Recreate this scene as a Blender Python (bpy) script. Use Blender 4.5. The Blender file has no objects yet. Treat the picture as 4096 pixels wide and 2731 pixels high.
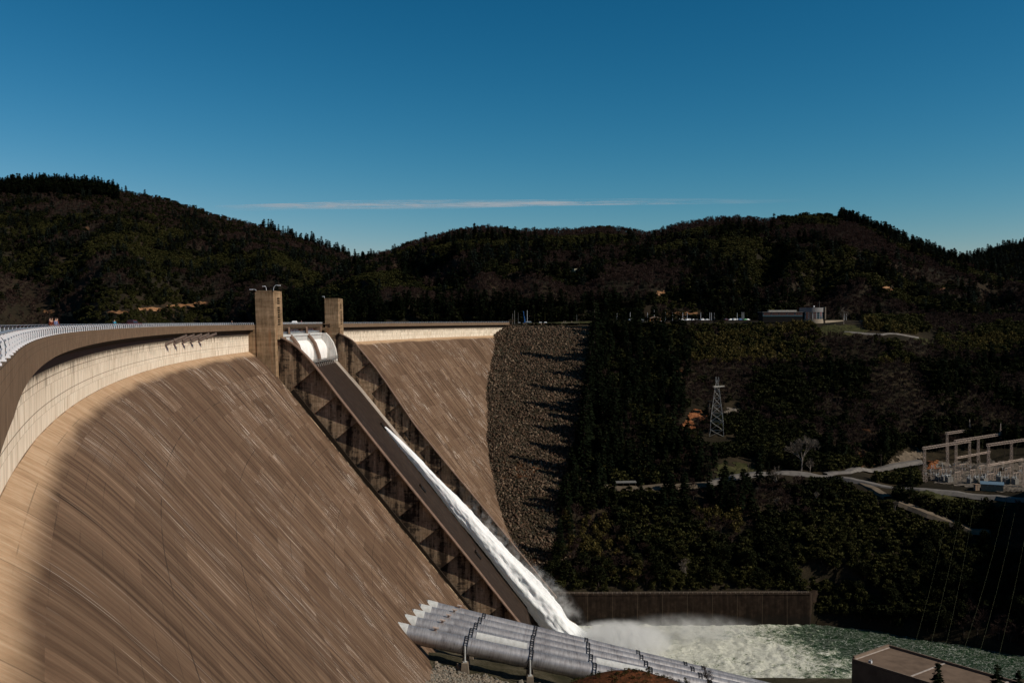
import bpy, bmesh, math, random
import numpy as np
from mathutils import Vector, Matrix, noise as mnoise
sc = bpy.context.scene
R_ = math.radians
random.seed(7)

# ------------------------------------------------------------------ camera, sky, sun, exposure
cam_d = bpy.data.cameras.new("camera"); cam = bpy.data.objects.new("camera", cam_d)
sc.collection.objects.link(cam); sc.camera = cam
cam_d.sensor_width = 36.0; cam_d.lens = 35.0; cam_d.clip_start = 0.3; cam_d.clip_end = 120000
PITCH, ROLL = -1.174, 0.17
cam.matrix_world = Matrix.Rotation(R_(90 + PITCH), 4, 'X') @ Matrix.Rotation(-R_(ROLL), 4, 'Z')

SUN_EL, SUN_AZ = 34.0, -18.0          # azimuth from +X towards -Y
world = bpy.data.worlds.new("World"); sc.world = world; world.use_nodes = True
wn, wl = world.node_tree.nodes, world.node_tree.links
wn.clear()
sky = wn.new('ShaderNodeTexSky'); sky.sky_type = 'NISHITA'; sky.sun_disc = False
sky.sun_elevation = R_(SUN_EL); sky.sun_rotation = R_(90 - SUN_AZ)
sky.air_density = 1.0; sky.dust_density = 0.15; sky.ozone_density = 3.0; sky.altitude = 300
gam = wn.new('ShaderNodeGamma'); gam.inputs[1].default_value = 1.30
tint = wn.new('ShaderNodeMix'); tint.data_type = 'RGBA'; tint.blend_type = 'MULTIPLY'
tint.inputs[0].default_value = 1.0; tint.inputs[7].default_value = (0.50, 0.86, 0.90, 1)
bg = wn.new('ShaderNodeBackground'); bg.inputs[1].default_value = 0.06
wo = wn.new('ShaderNodeOutputWorld')
wl.new(sky.outputs[0], gam.inputs[0]); wl.new(gam.outputs[0], tint.inputs[6])
sepc = wn.new('ShaderNodeSeparateColor'); comc = wn.new('ShaderNodeCombineColor'); wl.new(tint.outputs[2], sepc.inputs[0])
for i_, (g_, a_) in enumerate(((2.23, 8.7), (1.10, .80), (1.045, .73))):      # grade of the sky colour: deeper and more teal
    m1 = wn.new('ShaderNodeMath'); m1.operation = 'MULTIPLY'; m1.inputs[1].default_value = .06; wl.new(sepc.outputs[i_], m1.inputs[0])
    m2 = wn.new('ShaderNodeMath'); m2.operation = 'POWER'; m2.inputs[1].default_value = g_; wl.new(m1.outputs[0], m2.inputs[0])
    m3 = wn.new('ShaderNodeMath'); m3.operation = 'MULTIPLY'; m3.inputs[1].default_value = a_ / .06; wl.new(m2.outputs[0], m3.inputs[0]); wl.new(m3.outputs[0], comc.inputs[i_])
wl.new(comc.outputs[0], bg.inputs[0]); wl.new(bg.outputs[0], wo.inputs[0])

sun_d = bpy.data.lights.new("sun", 'SUN'); sun_d.energy = 4.5; sun_d.angle = R_(0.5)
sun_d.color = (1.0, 0.92, 0.80)
sun = bpy.data.objects.new("sun", sun_d); sc.collection.objects.link(sun)
SD = Vector((math.cos(R_(SUN_EL)) * math.cos(R_(SUN_AZ)), math.cos(R_(SUN_EL)) * math.sin(R_(SUN_AZ)), math.sin(R_(SUN_EL))))
sun.rotation_euler = SD.to_track_quat('Z', 'Y').to_euler()
sc.view_settings.view_transform = 'Standard'; sc.view_settings.look = 'None'
sc.view_settings.exposure = 0.0; sc.view_settings.gamma = 1.0
sc.cycles.max_bounces = 6; sc.cycles.diffuse_bounces = 2; sc.cycles.volume_bounces = 3
sc.cycles.transparent_max_bounces = 12; sc.cycles.use_denoising = True

# ------------------------------------------------------------------ picture helpers (turn a sighting into a point in the world)
FP = 3982.2
def ray(px, py):
    x = (px - 2048) / FP; y = (py - 1365.5) / FP
    c, s = math.cos(R_(ROLL)), math.sin(R_(ROLL))
    xr = x * c - y * s; yr = x * s + y * c
    cp, sp = math.cos(R_(PITCH)), math.sin(R_(PITCH))
    Y = cp + sp * yr; Z = sp - cp * yr
    return xr / Y, Z / Y
def at(px, py, D):
    a, b = ray(px, py); return Vector((a * D, D, b * D))
def hit(px, py, zf, d0=200, d1=2500, step=2.0):
    a, b = ray(px, py); D = d0
    while D < d1:
        if b * D < zf(a * D, D): return Vector((a * D, D, zf(a * D, D)))
        D += step
    return Vector((a * d1, d1, zf(a * d1, d1)))

# ------------------------------------------------------------------ object helpers
def link(o, parent=None):
    sc.collection.objects.link(o)
    if parent is not None: o.parent = parent
    return o
def tag(o, label=None, cat=None, group=None, kind=None):
    if label: o['label'] = label
    if cat: o['category'] = cat
    if group: o['group'] = group
    if kind: o['kind'] = kind
    return o
def thing(name, label, cat, loc=(0, 0, 0), rz=0.0, group=None):
    o = bpy.data.objects.new(name, None); link(o)
    o.location = loc; o.rotation_euler = (0, 0, rz); o.empty_display_size = 0.5
    return tag(o, label, cat, group)
class MB:
    def __init__(s): s.v = []; s.f = []; s.m = []; s.uv = None
    def add(s, vs, fs, mi=0):
        b = len(s.v); s.v += [tuple(p) for p in vs]
        for f in fs: s.f.append(tuple(b + i for i in f)); s.m.append(mi)
        return s
    def box(s, c, d, rz=0.0, mi=0, M=None):
        x, y, z = d[0] / 2, d[1] / 2, d[2] / 2
        p = [Vector((i * x, j * y, k * z)) for i in (-1, 1) for j in (-1, 1) for k in (-1, 1)]
        Mt = M if M is not None else Matrix.Rotation(rz, 3, 'Z')
        p = [Mt @ q + Vector(c) for q in p]
        return s.add(p, [(0, 1, 3, 2), (4, 6, 7, 5), (0, 4, 5, 1), (2, 3, 7, 6), (0, 2, 6, 4), (1, 5, 7, 3)], mi)
    def tube(s, p0, p1, r0, r1=None, n=8, cap=True, mi=0, ph=0.0):
        p0, p1 = Vector(p0), Vector(p1); r1 = r0 if r1 is None else r1
        d = (p1 - p0); 
        if d.length < 1e-6: return s
        q = d.to_track_quat('Z', 'Y'); vs = []
        for P, r in ((p0, r0), (p1, r1)):
            for i in range(n):
                a = 2 * math.pi * i / n + ph; vs.append(P + q @ Vector((r * math.cos(a), r * math.sin(a), 0)))
        fs = [(i, (i + 1) % n, n + (i + 1) % n, n + i) for i in range(n)]
        if cap: fs += [tuple(range(n))[::-1], tuple(range(n, 2 * n))]
        return s.add(vs, fs, mi)
    def path(s, pts, r, n=6, mi=0):
        for a, b in zip(pts[:-1], pts[1:]): s.tube(a, b, r, r, n, True, mi)
        return s
    def grid(s, rows, mi=0, closed=False):
        h, w = len(rows), len(rows[0]); vs = [p for r in rows for p in r]
        fs = [(i * w + j, i * w + j + 1, (i + 1) * w + j + 1, (i + 1) * w + j) for i in range(h - 1) for j in range(w - 1)]
        if closed: fs += [(i * w + w - 1, i * w, (i + 1) * w, (i + 1) * w + w - 1) for i in range(h - 1)]
        return s.add(vs, fs, mi)
    def prism(s, poly, axis, a, b, mi=0):
        # poly: list of 2D points, extruded along axis ('x','y','z') from a to b
        def P(p, t): return {'x': (t, p[0], p[1]), 'y': (p[0], t, p[1]), 'z': (p[0], p[1], t)}[axis]
        n = len(poly); vs = [P(p, a) for p in poly] + [P(p, b) for p in poly]
        return s.add(vs, [(i, (i + 1) % n, n + (i + 1) % n, n + i) for i in range(n)] + [tuple(range(n))[::-1], tuple(range(n, 2 * n))], mi)
    def build(s, name, mats, parent=None, smooth=False, uv=None, loc=None, bevel=0.0):
        me = bpy.data.meshes.new(name); me.from_pydata([tuple(p) for p in s.v], [], s.f)
        mats = mats if isinstance(mats, (list, tuple)) else [mats]
        for m in mats: me.materials.append(m)
        if len(mats) > 1: me.polygons.foreach_set('material_index', s.m)
        if smooth: me.polygons.foreach_set('use_smooth', [True] * len(me.polygons))
        if uv is not None:
            lay = me.uv_layers.new(name='UVMap'); li = np.zeros(len(me.loops), dtype=np.int32)
            me.loops.foreach_get('vertex_index', li); arr = np.array(uv, dtype=np.float32)[li]
            lay.data.foreach_set('uv', arr.ravel())
        me.update(); bm = bmesh.new(); bm.from_mesh(me)
        bmesh.ops.recalc_face_normals(bm, faces=bm.faces) if len(s.f) < 60000 else None
        bm.to_mesh(me); bm.free()
        o = bpy.data.objects.new(name, me); link(o, parent)
        if loc is not None: o.location = loc
        if bevel > 0:
            b = o.modifiers.new('bevel', 'BEVEL'); b.width = bevel; b.segments = 2; b.limit_method = 'ANGLE'
        return o
def copy_tree(o, parent=None):
    c = o.copy(); sc.collection.objects.link(c)
    if parent is not None: c.parent = parent
    for ch in list(o.children): copy_tree(ch, c)
    return c

# ------------------------------------------------------------------ material helpers
class NT:
    def __init__(s, name):
        s.mat = bpy.data.materials.new(name); s.mat.use_nodes = True
        s.n = s.mat.node_tree.nodes; s.l = s.mat.node_tree.links; s.n.clear()
        s.out = s.n.new('ShaderNodeOutputMaterial')
    def put(s, sock, v):
        if v is None: return
        if isinstance(v, bpy.types.NodeSocket): s.l.new(v, sock)
        elif isinstance(v, (tuple, list)) and sock.type == 'RGBA': sock.default_value = (*v[:3], 1)
        else: sock.default_value = v
    def coord(s, k='Object'): return s.n.new('ShaderNodeTexCoord').outputs[k]
    def geo(s, k): return s.n.new('ShaderNodeNewGeometry').outputs[k]
    def rnd(s): return s.n.new('ShaderNodeObjectInfo').outputs['Random']
    def vmap(s, vec, scale=(1, 1, 1), loc=(0, 0, 0), rot=(0, 0, 0)):
        n = s.n.new('ShaderNodeMapping'); s.put(n.inputs[0], vec)
        n.inputs['Scale'].default_value = scale; n.inputs['Location'].default_value = loc; n.inputs['Rotation'].default_value = rot
        return n.outputs[0]
    def noise(s, vec, scale=1.0, detail=4, rough=0.55, dist=0.0):
        n = s.n.new('ShaderNodeTexNoise'); s.put(n.inputs['Vector'], vec)
        n.inputs['Scale'].default_value = scale; n.inputs['Detail'].default_value = detail
        n.inputs['Roughness'].default_value = rough; n.inputs['Distortion'].default_value = dist
        return n.outputs['Fac']
    def voro(s, vec, scale=1.0, out='Distance', feat='F1'):
        n = s.n.new('ShaderNodeTexVoronoi'); n.feature = feat; s.put(n.inputs['Vector'], vec); n.inputs['Scale'].default_value = scale
        return n.outputs[out]
    def brick(s, vec, w, h, mortar=0.03, offset=0.0, smooth=0.1):
        n = s.n.new('ShaderNodeTexBrick'); n.offset = offset; s.put(n.inputs['Vector'], vec)
        n.inputs['Scale'].default_value = 1.0; n.inputs['Mortar Size'].default_value = mortar
        n.inputs['Mortar Smooth'].default_value = smooth; n.inputs['Brick Width'].default_value = w; n.inputs['Row Height'].default_value = h
        n.inputs['Color1'].default_value = (0, 0, 0, 1); n.inputs['Color2'].default_value = (1, 1, 1, 1); n.inputs['Mortar'].default_value = (0.5, 0.5, 0.5, 1)
        return n.outputs['Color'], n.outputs['Fac']
    def ramp(s, fac, stops, interp='LINEAR'):
        n = s.n.new('ShaderNodeValToRGB'); s.put(n.inputs[0], fac); cr = n.color_ramp; cr.interpolation = interp
        while len(cr.elements) < len(stops): cr.elements.new(0.5)
        for e, (p, c) in zip(cr.elements, stops):
            e.position = p; e.color = (c, c, c, 1) if isinstance(c, (int, float)) else (*c[:3], 1)
        return n.outputs[0]
    def step(s, v, a, b):
        n = s.n.new('ShaderNodeMapRange'); n.interpolation_type = 'SMOOTHSTEP'; s.put(n.inputs[0], v)
        n.inputs[1].default_value = a; n.inputs[2].default_value = b; return n.outputs[0]
    def mix(s, fac, a, b, mode='MIX'):
        n = s.n.new('ShaderNodeMix'); n.data_type = 'RGBA'; n.blend_type = mode
        s.put(n.inputs[0], fac); s.put(n.inputs[6], a); s.put(n.inputs[7], b); return n.outputs[2]
    def math(s, op, a, b=None, c=None):
        n = s.n.new('ShaderNodeMath'); n.operation = op; s.put(n.inputs[0], a)
        if b is not None: s.put(n.inputs[1], b)
        if c is not None: s.put(n.inputs[2], c)
        return n.outputs[0]
    def sep(s, v):
        n = s.n.new('ShaderNodeSeparateXYZ'); s.put(n.inputs[0], v); return n.outputs
    def comb(s, x, y, z):
        n = s.n.new('ShaderNodeCombineXYZ'); s.put(n.inputs[0], x); s.put(n.inputs[1], y); s.put(n.inputs[2], z); return n.outputs[0]
    def bump(s, h, strength=0.5, dist=0.1):
        n = s.n.new('ShaderNodeBump'); n.inputs['Strength'].default_value = strength; n.inputs['Distance'].default_value = dist
        s.put(n.inputs['Height'], h); return n.outputs[0]
    def pbr(s, col, rough=0.85, metal=0.0, normal=None, spec=0.06, trans=None):
        n = s.n.new('ShaderNodeBsdfPrincipled'); s.put(n.inputs['Base Color'], col); s.put(n.inputs['Roughness'], rough)
        n.inputs['Metallic'].default_value = metal; n.inputs['Specular IOR Level'].default_value = spec
        if normal is not None: s.put(n.inputs['Normal'], normal)
        sh = n.outputs[0]
        if trans:
            t = s.n.new('ShaderNodeBsdfTranslucent'); s.put(t.inputs[0], col); m = s.n.new('ShaderNodeMixShader')
            m.inputs[0].default_value = trans; s.l.new(sh, m.inputs[1]); s.l.new(t.outputs[0], m.inputs[2]); sh = m.outputs[0]
        s.l.new(sh, s.out.inputs[0]); return s.mat
    def shader(s, sock): s.l.new(sock, s.out.inputs[0]); return s.mat

def plain(name, col, rough=0.7, metal=0.0, var=0.18, scale=1.5, spec=0.08):
    t = NT(name); c = t.coord(); n = t.noise(c, scale, 5, 0.6)
    col2 = tuple(x * (1 - 1.6 * var) for x in col); col3 = tuple(min(1, x * (1 + var)) for x in col)
    return t.pbr(t.ramp(n, [(0.3, col2), (0.55, col), (0.75, col3)]), rough, metal, spec=spec)

def m_face():
    t = NT('dam_face_concrete'); uv = t.coord('UV')
    cell, mort = t.brick(uv, 15.24, 15.7, 0.10); cell2, mort2 = t.brick(uv, 15.24, 1.96, 0.045)
    cellr, _ = t.brick(t.vmap(uv, loc=(3.1, 4.0, 0)), 7.62, 7.85, 0.0)
    # each pour row shifts its own streaks, so they begin and end at the lift joints
    sx = t.sep(uv)
    cellb, _ = t.brick(t.vmap(uv, loc=(5.0, 11.0, 0)), 15.24, 47.1, 0.0, .37); off = t.math('MULTIPLY_ADD', cellb, 37.0, t.math('MULTIPLY', cellr, .35))
    v2 = t.comb(t.math('ADD', sx[0], off), t.math('MULTIPLY', sx[1], 0.035), off)
    s1 = t.noise(v2, 0.9, 7, 0.68); s1b = t.noise(v2, 3.4, 5, 0.6)
    v3 = t.comb(sx[0], t.math('MULTIPLY', sx[1], 0.02), 0.0)
    s2 = t.noise(v3, 0.35, 6, 0.62); big = t.noise(t.vmap(uv, (0.02, 0.012, 1)), 1.0, 4, 0.6)
    mott = t.noise(uv, 0.45, 8, 0.7)
    base = t.ramp(t.math('MULTIPLY_ADD', s1, 0.55, t.math('MULTIPLY', s2, 0.45)), [(0.36, (.030, .018, .011)), (0.44, (.074, .044, .027)), (0.51, (.115, .071, .044)), (0.58, (.165, .107, .067)), (0.67, (.27, .19, .13))])
    base = t.mix(0.25, base, t.ramp(mott, [(0.3, (.05, .030, .018)), (0.7, (.16, .10, .062))]))
    base = t.mix(0.30, base, t.mix(1.0, base, t.ramp(cellr, [(0, (.52, .50, .48)), (0.5, (.95, .95, .95)), (1, (1.35, 1.33, 1.3))]), 'MULTIPLY'))
    blot = t.math('MULTIPLY', t.step(big, 0.50, 0.63), t.step(s1, 0.50, 0.36))
    base = t.mix(t.math('MULTIPLY', blot, 0.85), base, (.022, .014, .009))
    dk2 = t.math('MULTIPLY', t.step(t.noise(v2, 1.6, 6, 0.7), .60, .72), t.step(cellr, .45, .2)); base = t.mix(t.math('MULTIPLY', dk2, .7), base, (.030, .019, .012))
    # white lime runs in narrow streaks, in some blocks only
    rgt = t.step(sx[0], 660, 800); lm = t.math('MULTIPLY', t.math('MULTIPLY', t.step(s1b, 0.56, 0.64), t.step(cellr, 0.62, 0.80)), rgt)
    lm2 = t.math('MULTIPLY', t.step(t.noise(v2, 2.6, 3, 0.5), 0.62, 0.67), t.math('MULTIPLY', t.math('MULTIPLY_ADD', rgt, .75, .25), t.step(t.noise(t.vmap(uv, (.03, .03, 1), (9, 3, 0)), 1.0, 2), 0.47, 0.6)))
    base = t.mix(t.math('MULTIPLY', lm, 0.6), base, (.42, .33, .25)); base = t.mix(t.math('MULTIPLY', lm2, 0.95), base, (.62, .54, .46))
    # pale band under the crest, brown below it
    edge = t.math('ADD', sx[1], t.math('MULTIPLY', t.math('SUBTRACT', t.noise(t.vmap(uv, (.05, .12, 1)), 1.0, 4, .6), 0.5), 3.2))
    below_band = t.step(edge, 1.4, 4.0)
    pale = t.ramp(t.math('MULTIPLY_ADD', s1, 0.6, t.math('MULTIPLY', mott, 0.4)), [(0.3, (.22, .135, .075)), (0.5, (.37, .245, .145)), (0.7, (.52, .385, .26))])
    col = t.mix(below_band, pale, base)
    jn = t.math('MULTIPLY', mort2, t.math('MULTIPLY', 0.42, t.step(t.noise(uv, 0.10, 2), 0.42, 0.62))); jn = t.math('MAXIMUM', jn, t.math('MULTIPLY', mort, t.math('MULTIPLY', 0.7, t.step(t.noise(uv, 0.07, 3), 0.40, 0.58))))
    col = t.mix(jn, col, (.030, .020, .014))
    return t.pbr(col, 0.9, 0, t.bump(t.math('MULTIPLY_ADD', mott, 0.5, t.math('MULTIPLY', s1, 0.8)), 0.25, 0.15))
def m_wall():
    t = NT('crest_wall_concrete'); uv = t.coord('UV'); sx = t.sep(uv)
    c1, mo = t.brick(t.vmap(uv, loc=(0, .8, 0)), 15.24, 2.7, 0.055); c2, mo2 = t.brick(uv, 5.08, 2.7, 0.03)
    v2 = t.comb(t.math('ADD', sx[0], t.math('MULTIPLY', c2, 11.0)), t.math('MULTIPLY', sx[1], 0.05), 0.0)
    s1 = t.noise(v2, 2.2, 7, 0.7); s0 = t.noise(v2, 0.7, 5, 0.6)
    base = t.ramp(s1, [(0.30, (.22, .165, .115)), (0.41, (.46, .375, .27)), (0.53, (.66, .575, .45)), (0.7, (.78, .71, .59))])
    base = t.mix(t.math('MULTIPLY', t.step(s0, .55, .7), .35), base, (.50, .36, .25))
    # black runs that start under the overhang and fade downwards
    run_shade = t.step(t.math('MULTIPLY_ADD', sx[1], -0.035, t.noise(v2, 3.6, 5, 0.6)), 0.46, 0.56)
    run2 = t.step(t.math('MULTIPLY_ADD', sx[1], -0.05, t.noise(v2, 1.1, 5, 0.65)), 0.44, 0.54); run_shade = t.math('MAXIMUM', run_shade, run2)
    run_shade = t.math('MAXIMUM', run_shade, t.step(t.math('MULTIPLY_ADD', s0, -2.0, sx[1]), .7, .0))  # top band also darkened: the overhang's shadow painted into the wall colour
    base = t.mix(t.math('MULTIPLY', run_shade, 0.90), base, (.035, .025, .017))
    base = t.mix(t.math('MULTIPLY', t.math('MAXIMUM', mo, t.math('MULTIPLY', mo2, .55)), .75), base, (.10, .07, .045))
    return t.pbr(base, 0.88, 0, t.bump(s1, 0.15, 0.1))
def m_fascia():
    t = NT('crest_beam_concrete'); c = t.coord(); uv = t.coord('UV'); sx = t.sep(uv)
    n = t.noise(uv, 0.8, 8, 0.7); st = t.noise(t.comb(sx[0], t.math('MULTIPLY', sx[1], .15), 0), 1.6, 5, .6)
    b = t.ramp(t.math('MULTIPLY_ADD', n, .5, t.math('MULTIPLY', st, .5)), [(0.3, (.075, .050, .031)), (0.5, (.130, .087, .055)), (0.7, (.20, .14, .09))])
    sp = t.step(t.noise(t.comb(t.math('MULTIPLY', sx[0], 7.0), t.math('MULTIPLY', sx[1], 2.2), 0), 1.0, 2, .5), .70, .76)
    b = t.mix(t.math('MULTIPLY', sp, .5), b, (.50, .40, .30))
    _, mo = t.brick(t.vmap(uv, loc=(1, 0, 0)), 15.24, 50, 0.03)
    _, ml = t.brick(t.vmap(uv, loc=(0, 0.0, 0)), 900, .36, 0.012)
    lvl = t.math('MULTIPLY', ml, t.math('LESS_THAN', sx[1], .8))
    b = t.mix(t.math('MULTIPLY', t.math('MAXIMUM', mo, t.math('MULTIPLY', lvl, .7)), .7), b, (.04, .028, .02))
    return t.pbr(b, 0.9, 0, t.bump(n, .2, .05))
def m_saw():
    t = NT('training_wall_concrete'); c = t.coord(); sx = t.sep(c)
    v = t.comb(sx[0], 0.0, t.math('MULTIPLY', sx[2], .10)); v4 = t.comb(t.math('MULTIPLY', sx[0], .12), 0.0, sx[2])
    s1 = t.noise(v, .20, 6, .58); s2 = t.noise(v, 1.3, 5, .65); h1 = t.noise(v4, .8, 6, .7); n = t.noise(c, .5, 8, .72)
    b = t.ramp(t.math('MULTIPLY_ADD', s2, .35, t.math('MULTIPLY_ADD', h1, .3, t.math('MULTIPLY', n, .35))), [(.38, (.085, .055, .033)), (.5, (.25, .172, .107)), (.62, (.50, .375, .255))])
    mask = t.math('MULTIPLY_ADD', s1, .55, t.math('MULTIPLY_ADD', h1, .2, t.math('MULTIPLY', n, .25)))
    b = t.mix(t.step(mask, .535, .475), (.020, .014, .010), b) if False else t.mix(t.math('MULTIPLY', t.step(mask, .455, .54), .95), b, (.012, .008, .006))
    w = t.n.new('ShaderNodeTexWave')
    lift = t.math('LESS_THAN', t.math('FRACT', t.math('DIVIDE', sx[2], 3.05)), .035)
    b = t.mix(t.math('MULTIPLY', lift, .45), b, (.06, .04, .028)); t.n.remove(w)
    return t.pbr(b, .9, 0, t.bump(n, .3, .1))
def m_tower():
    t = NT('tower_concrete'); c = t.coord(); sx = t.sep(c)
    v = t.comb(sx[0], sx[1], t.math('MULTIPLY', sx[2], .08)); v4 = t.comb(t.math('MULTIPLY', sx[0], .1), t.math('MULTIPLY', sx[1], .1), sx[2])
    s1 = t.noise(v, 1.6, 6, .65); h1 = t.noise(v4, .45, 5, .65); n = t.noise(c, .6, 8, .7)
    b = t.ramp(t.math('MULTIPLY_ADD', s1, .35, t.math('MULTIPLY_ADD', h1, .4, t.math('MULTIPLY', n, .25))), [(.36, (.055, .036, .020)), (.46, (.16, .107, .060)), (.56, (.27, .185, .110)), (.68, (.40, .29, .18))])
    rust = t.math('MULTIPLY', t.step(t.noise(v, .45, 4, .6), .52, .66), t.step(sx[2], -1.0, -4.0))
    b = t.mix(t.math('MULTIPLY', rust, .55), b, (.26, .12, .055))
    bands = t.math('LESS_THAN', t.math('FRACT', t.math('DIVIDE', t.math('ADD', sx[2], 50), 3.6)), .03)
    b = t.mix(t.math('MULTIPLY', bands, .4), b, (.08, .055, .035))
    return t.pbr(b, .9, 0, t.bump(n, .25, .08))
def m_chute():
    t = NT('chute_concrete_wet'); uv = t.coord('UV'); sx = t.sep(uv)
    v = t.comb(sx[0], t.math('MULTIPLY', sx[1], .02), 0); s = t.noise(v, .35, 7, .66); s2 = t.noise(v, 1.7, 5, .6); n = t.noise(uv, .3, 6, .6)
    b = t.ramp(t.math('MULTIPLY_ADD', s, .6, t.math('MULTIPLY', n, .4)), [(.3, (.008, .005, .003)), (.5, (.023, .014, .009)), (.68, (.050, .033, .022))])
    w = t.math('MULTIPLY', t.step(s2, .60, .70), t.math('MULTIPLY', t.step(sx[0], 28, 45), t.step(sx[0], 75, 60)))
    sp = t.step(t.noise(uv, 2.4, 4, .7), .42, .62)
    b = t.mix(t.math('MULTIPLY', t.math('MULTIPLY', w, sp), .7), b, (.34, .31, .31))
    lime = t.math('MULTIPLY', t.step(sx[0], 105.5, 107.3), t.step(t.noise(v, 1.0, 3), .35, .5))
    b = t.mix(t.math('MULTIPLY', lime, .8), b, (.42, .36, .30))
    _, mo = t.brick(uv, 15.24, 12.7, .06); b = t.mix(t.math('MULTIPLY', mo, .4), b, (.012, .009, .007))
    return t.pbr(b, t.ramp(s, [(.3, .65), (.7, .95)]), 0, t.bump(s2, .2, .1), spec=.12)
def m_paint(name, lo, hi, dirt=.3):
    t = NT(name); c = t.coord(); sx = t.sep(c); v = t.comb(sx[0], sx[1], t.math('MULTIPLY', sx[2], .12))
    s = t.noise(v, .9, 6, .65); n = t.noise(c, .35, 4, .6)
    b = t.ramp(s, [(.35, lo), (.6, hi)]); b = t.mix(t.math('MULTIPLY', t.step(n, .55, .75), dirt), b, tuple(x * .6 for x in lo))
    return t.pbr(b, .6)
def m_penstock():
    t = NT('penstock_steel'); c = t.coord(); sx = t.sep(c)
    v = t.comb(sx[0], t.math('MULTIPLY', sx[1], .15), t.math('MULTIPLY', sx[2], .15)); s = t.noise(v, 2.6, 6, .65); n = t.noise(c, .25, 5, .6)
    b = t.ramp(t.math('MULTIPLY_ADD', s, .55, t.math('MULTIPLY', n, .45)), [(.30, (.11, .098, .096)), (.43, (.29, .27, .265)), (.6, (.47, .45, .44))])
    dr = t.step(t.noise(v, 1.1, 4, .7), .63, .72); b = t.mix(t.math('MULTIPLY', dr, .6), b, (.09, .07, .065))
    sm = t.math('LESS_THAN', t.math('FRACT', t.math('DIVIDE', sx[0], 5.87)), .012); b = t.mix(t.math('MULTIPLY', sm, .5), b, (.10, .09, .09))
    return t.pbr(b, .44, .62, t.bump(s, .1, .03), spec=.5)
def m_ground(name, a, b_, c_, scale=.05, orange=None, fine=.8, mound=False):
    t = NT(name); c = t.coord(); n = t.noise(c, scale, 8, .7); f = t.noise(c, fine, 6, .7)
    col = t.ramp(t.math('MULTIPLY_ADD', n, .6, t.math('MULTIPLY', f, .4)), [(.36, a), (.5, b_), (.64, c_)])
    if orange: col = t.mix(t.step(t.noise(t.vmap(c, loc=(40, 7, 3)), scale * .7, 5, .6), .62, .70), col, orange)
    if mound:
        sx = t.sep(c); k = t.math('MULTIPLY', t.step(sx[0], 2, 12), t.step(sx[1], 236, 228))
        red = t.ramp(t.math('MULTIPLY_ADD', n, .5, t.math('MULTIPLY', f, .5)), [(.38, (.020, .014, .007)), (.5, (.070, .026, .011)), (.62, (.16, .055, .022))]); col = t.mix(k, col, red)
    return t.pbr(col, .95, 0, t.bump(f, .6, .4))
def m_leaf(name, lo, hi, hi2=None, trans=.15):
    t = NT(name); r = t.rnd(); c = t.geo('Position'); n = t.noise(c, .35, 3, .6)
    base = t.mix(r, lo, hi); base = t.mix(t.step(n, .45, .7), base, hi2 or tuple(x * 1.5 for x in hi))
    return t.pbr(base, .8, 0, trans=trans, spec=.04)
M = {}
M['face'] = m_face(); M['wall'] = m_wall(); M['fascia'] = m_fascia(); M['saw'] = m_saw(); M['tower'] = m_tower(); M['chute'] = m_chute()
M['gate'] = m_paint('gate_white_paint', (.62, .60, .55), (.86, .84, .80), .12)
M['gate2'] = m_paint('gate_grey_paint', (.40, .40, .38), (.52, .52, .50), .2)
M['pier'] = m_paint('pier_light_concrete', (.42, .40, .36), (.60, .58, .54), .5)
M['pierbrown'] = plain('pier_brown_concrete', (.16, .105, .075), .85, scale=.6)
M['rail'] = m_paint('railing_white_paint', (.36, .38, .40), (.50, .52, .54), .15)
M['post'] = plain('railing_post_white', (.66, .67, .69), .6)
M['railtop'] = plain('railing_grey_paint', (.22, .25, .29), .5)
M['asphalt'] = plain('road_asphalt', (.10, .095, .09), .9)
M['dark'] = plain('dark_void', (.012, .011, .010), .9)
M['steel'] = plain('galvanised_steel', (.20, .19, .175), .5, .4)
M['lattice'] = plain('weathered_lattice_steel', (.42, .33, .275), .6, .2)
M['steelp'] = plain('pylon_steel', (.38, .36, .32), .7)
M['steelw'] = plain('pale_steel', (.50, .50, .48), .5, .2)
M['black'] = plain('black_rubber', (.015, .015, .016), .6)
M['penstock'] = m_penstock()
M['conc'] = plain('grey_concrete', (.22, .175, .13), .9, scale=.4)
M['roadc'] = plain('pale_road_surface', (.14, .125, .112), .95, scale=.3)
M['dirt'] = plain('dirt_track', (.13, .10, .07), .95, scale=.3)
M['bark'] = plain('tree_bark', (.060, .045, .035), .95, scale=2)
M['palebark'] = plain('pale_bark', (.24, .20, .165), .9, scale=2)
M['glass'] = plain('dark_glass', (.02, .035, .045), .12, 0, .1, spec=.6)

# ------------------------------------------------------------------ the dam
CX, CY, RC = 773.0, 400.0, 870.0
def cl(x, a=0.0, b=1.0): return max(a, min(b, x))
def sm(x, a, b):
    t = cl((x - a) / (b - a)); return t * t * (3 - 2 * t)
def arc(y, o):
    r = RC + o; q = (y - CY) / r
    th = math.asin(cl(q, -.999, .999)); x = CX - r * math.cos(th)
    if y < 374: x += (1 - .9 * sm((2.4 - o) / .8, 5, 60)) * float(np.interp(y, [0, 10, 21, 32, 55, 96, 180, 257, 314, 374], [-1.6, -1.5, -.8, -.7, -.9, -1.3, -1.5, -1.8, -1.2, 0]))
    return x, th
def slope_o(d): return 2.4 - .81 * d - 2.8 * (1 - math.exp(-d / 3.0))
def dam_strip(ys, prof):
    rows, uv = [], []; v = 0.0
    for k, (o, z) in enumerate(prof):
        if k: v += math.hypot(o - prof[k - 1][0], z - prof[k - 1][1])
        row = []
        for y in ys:
            x, th = arc(y, o); row.append((x, y, z)); uv.append((RC * th + 1000, v))
        rows.append(row)
    mb = MB(); mb.grid(rows); return mb, uv
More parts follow.
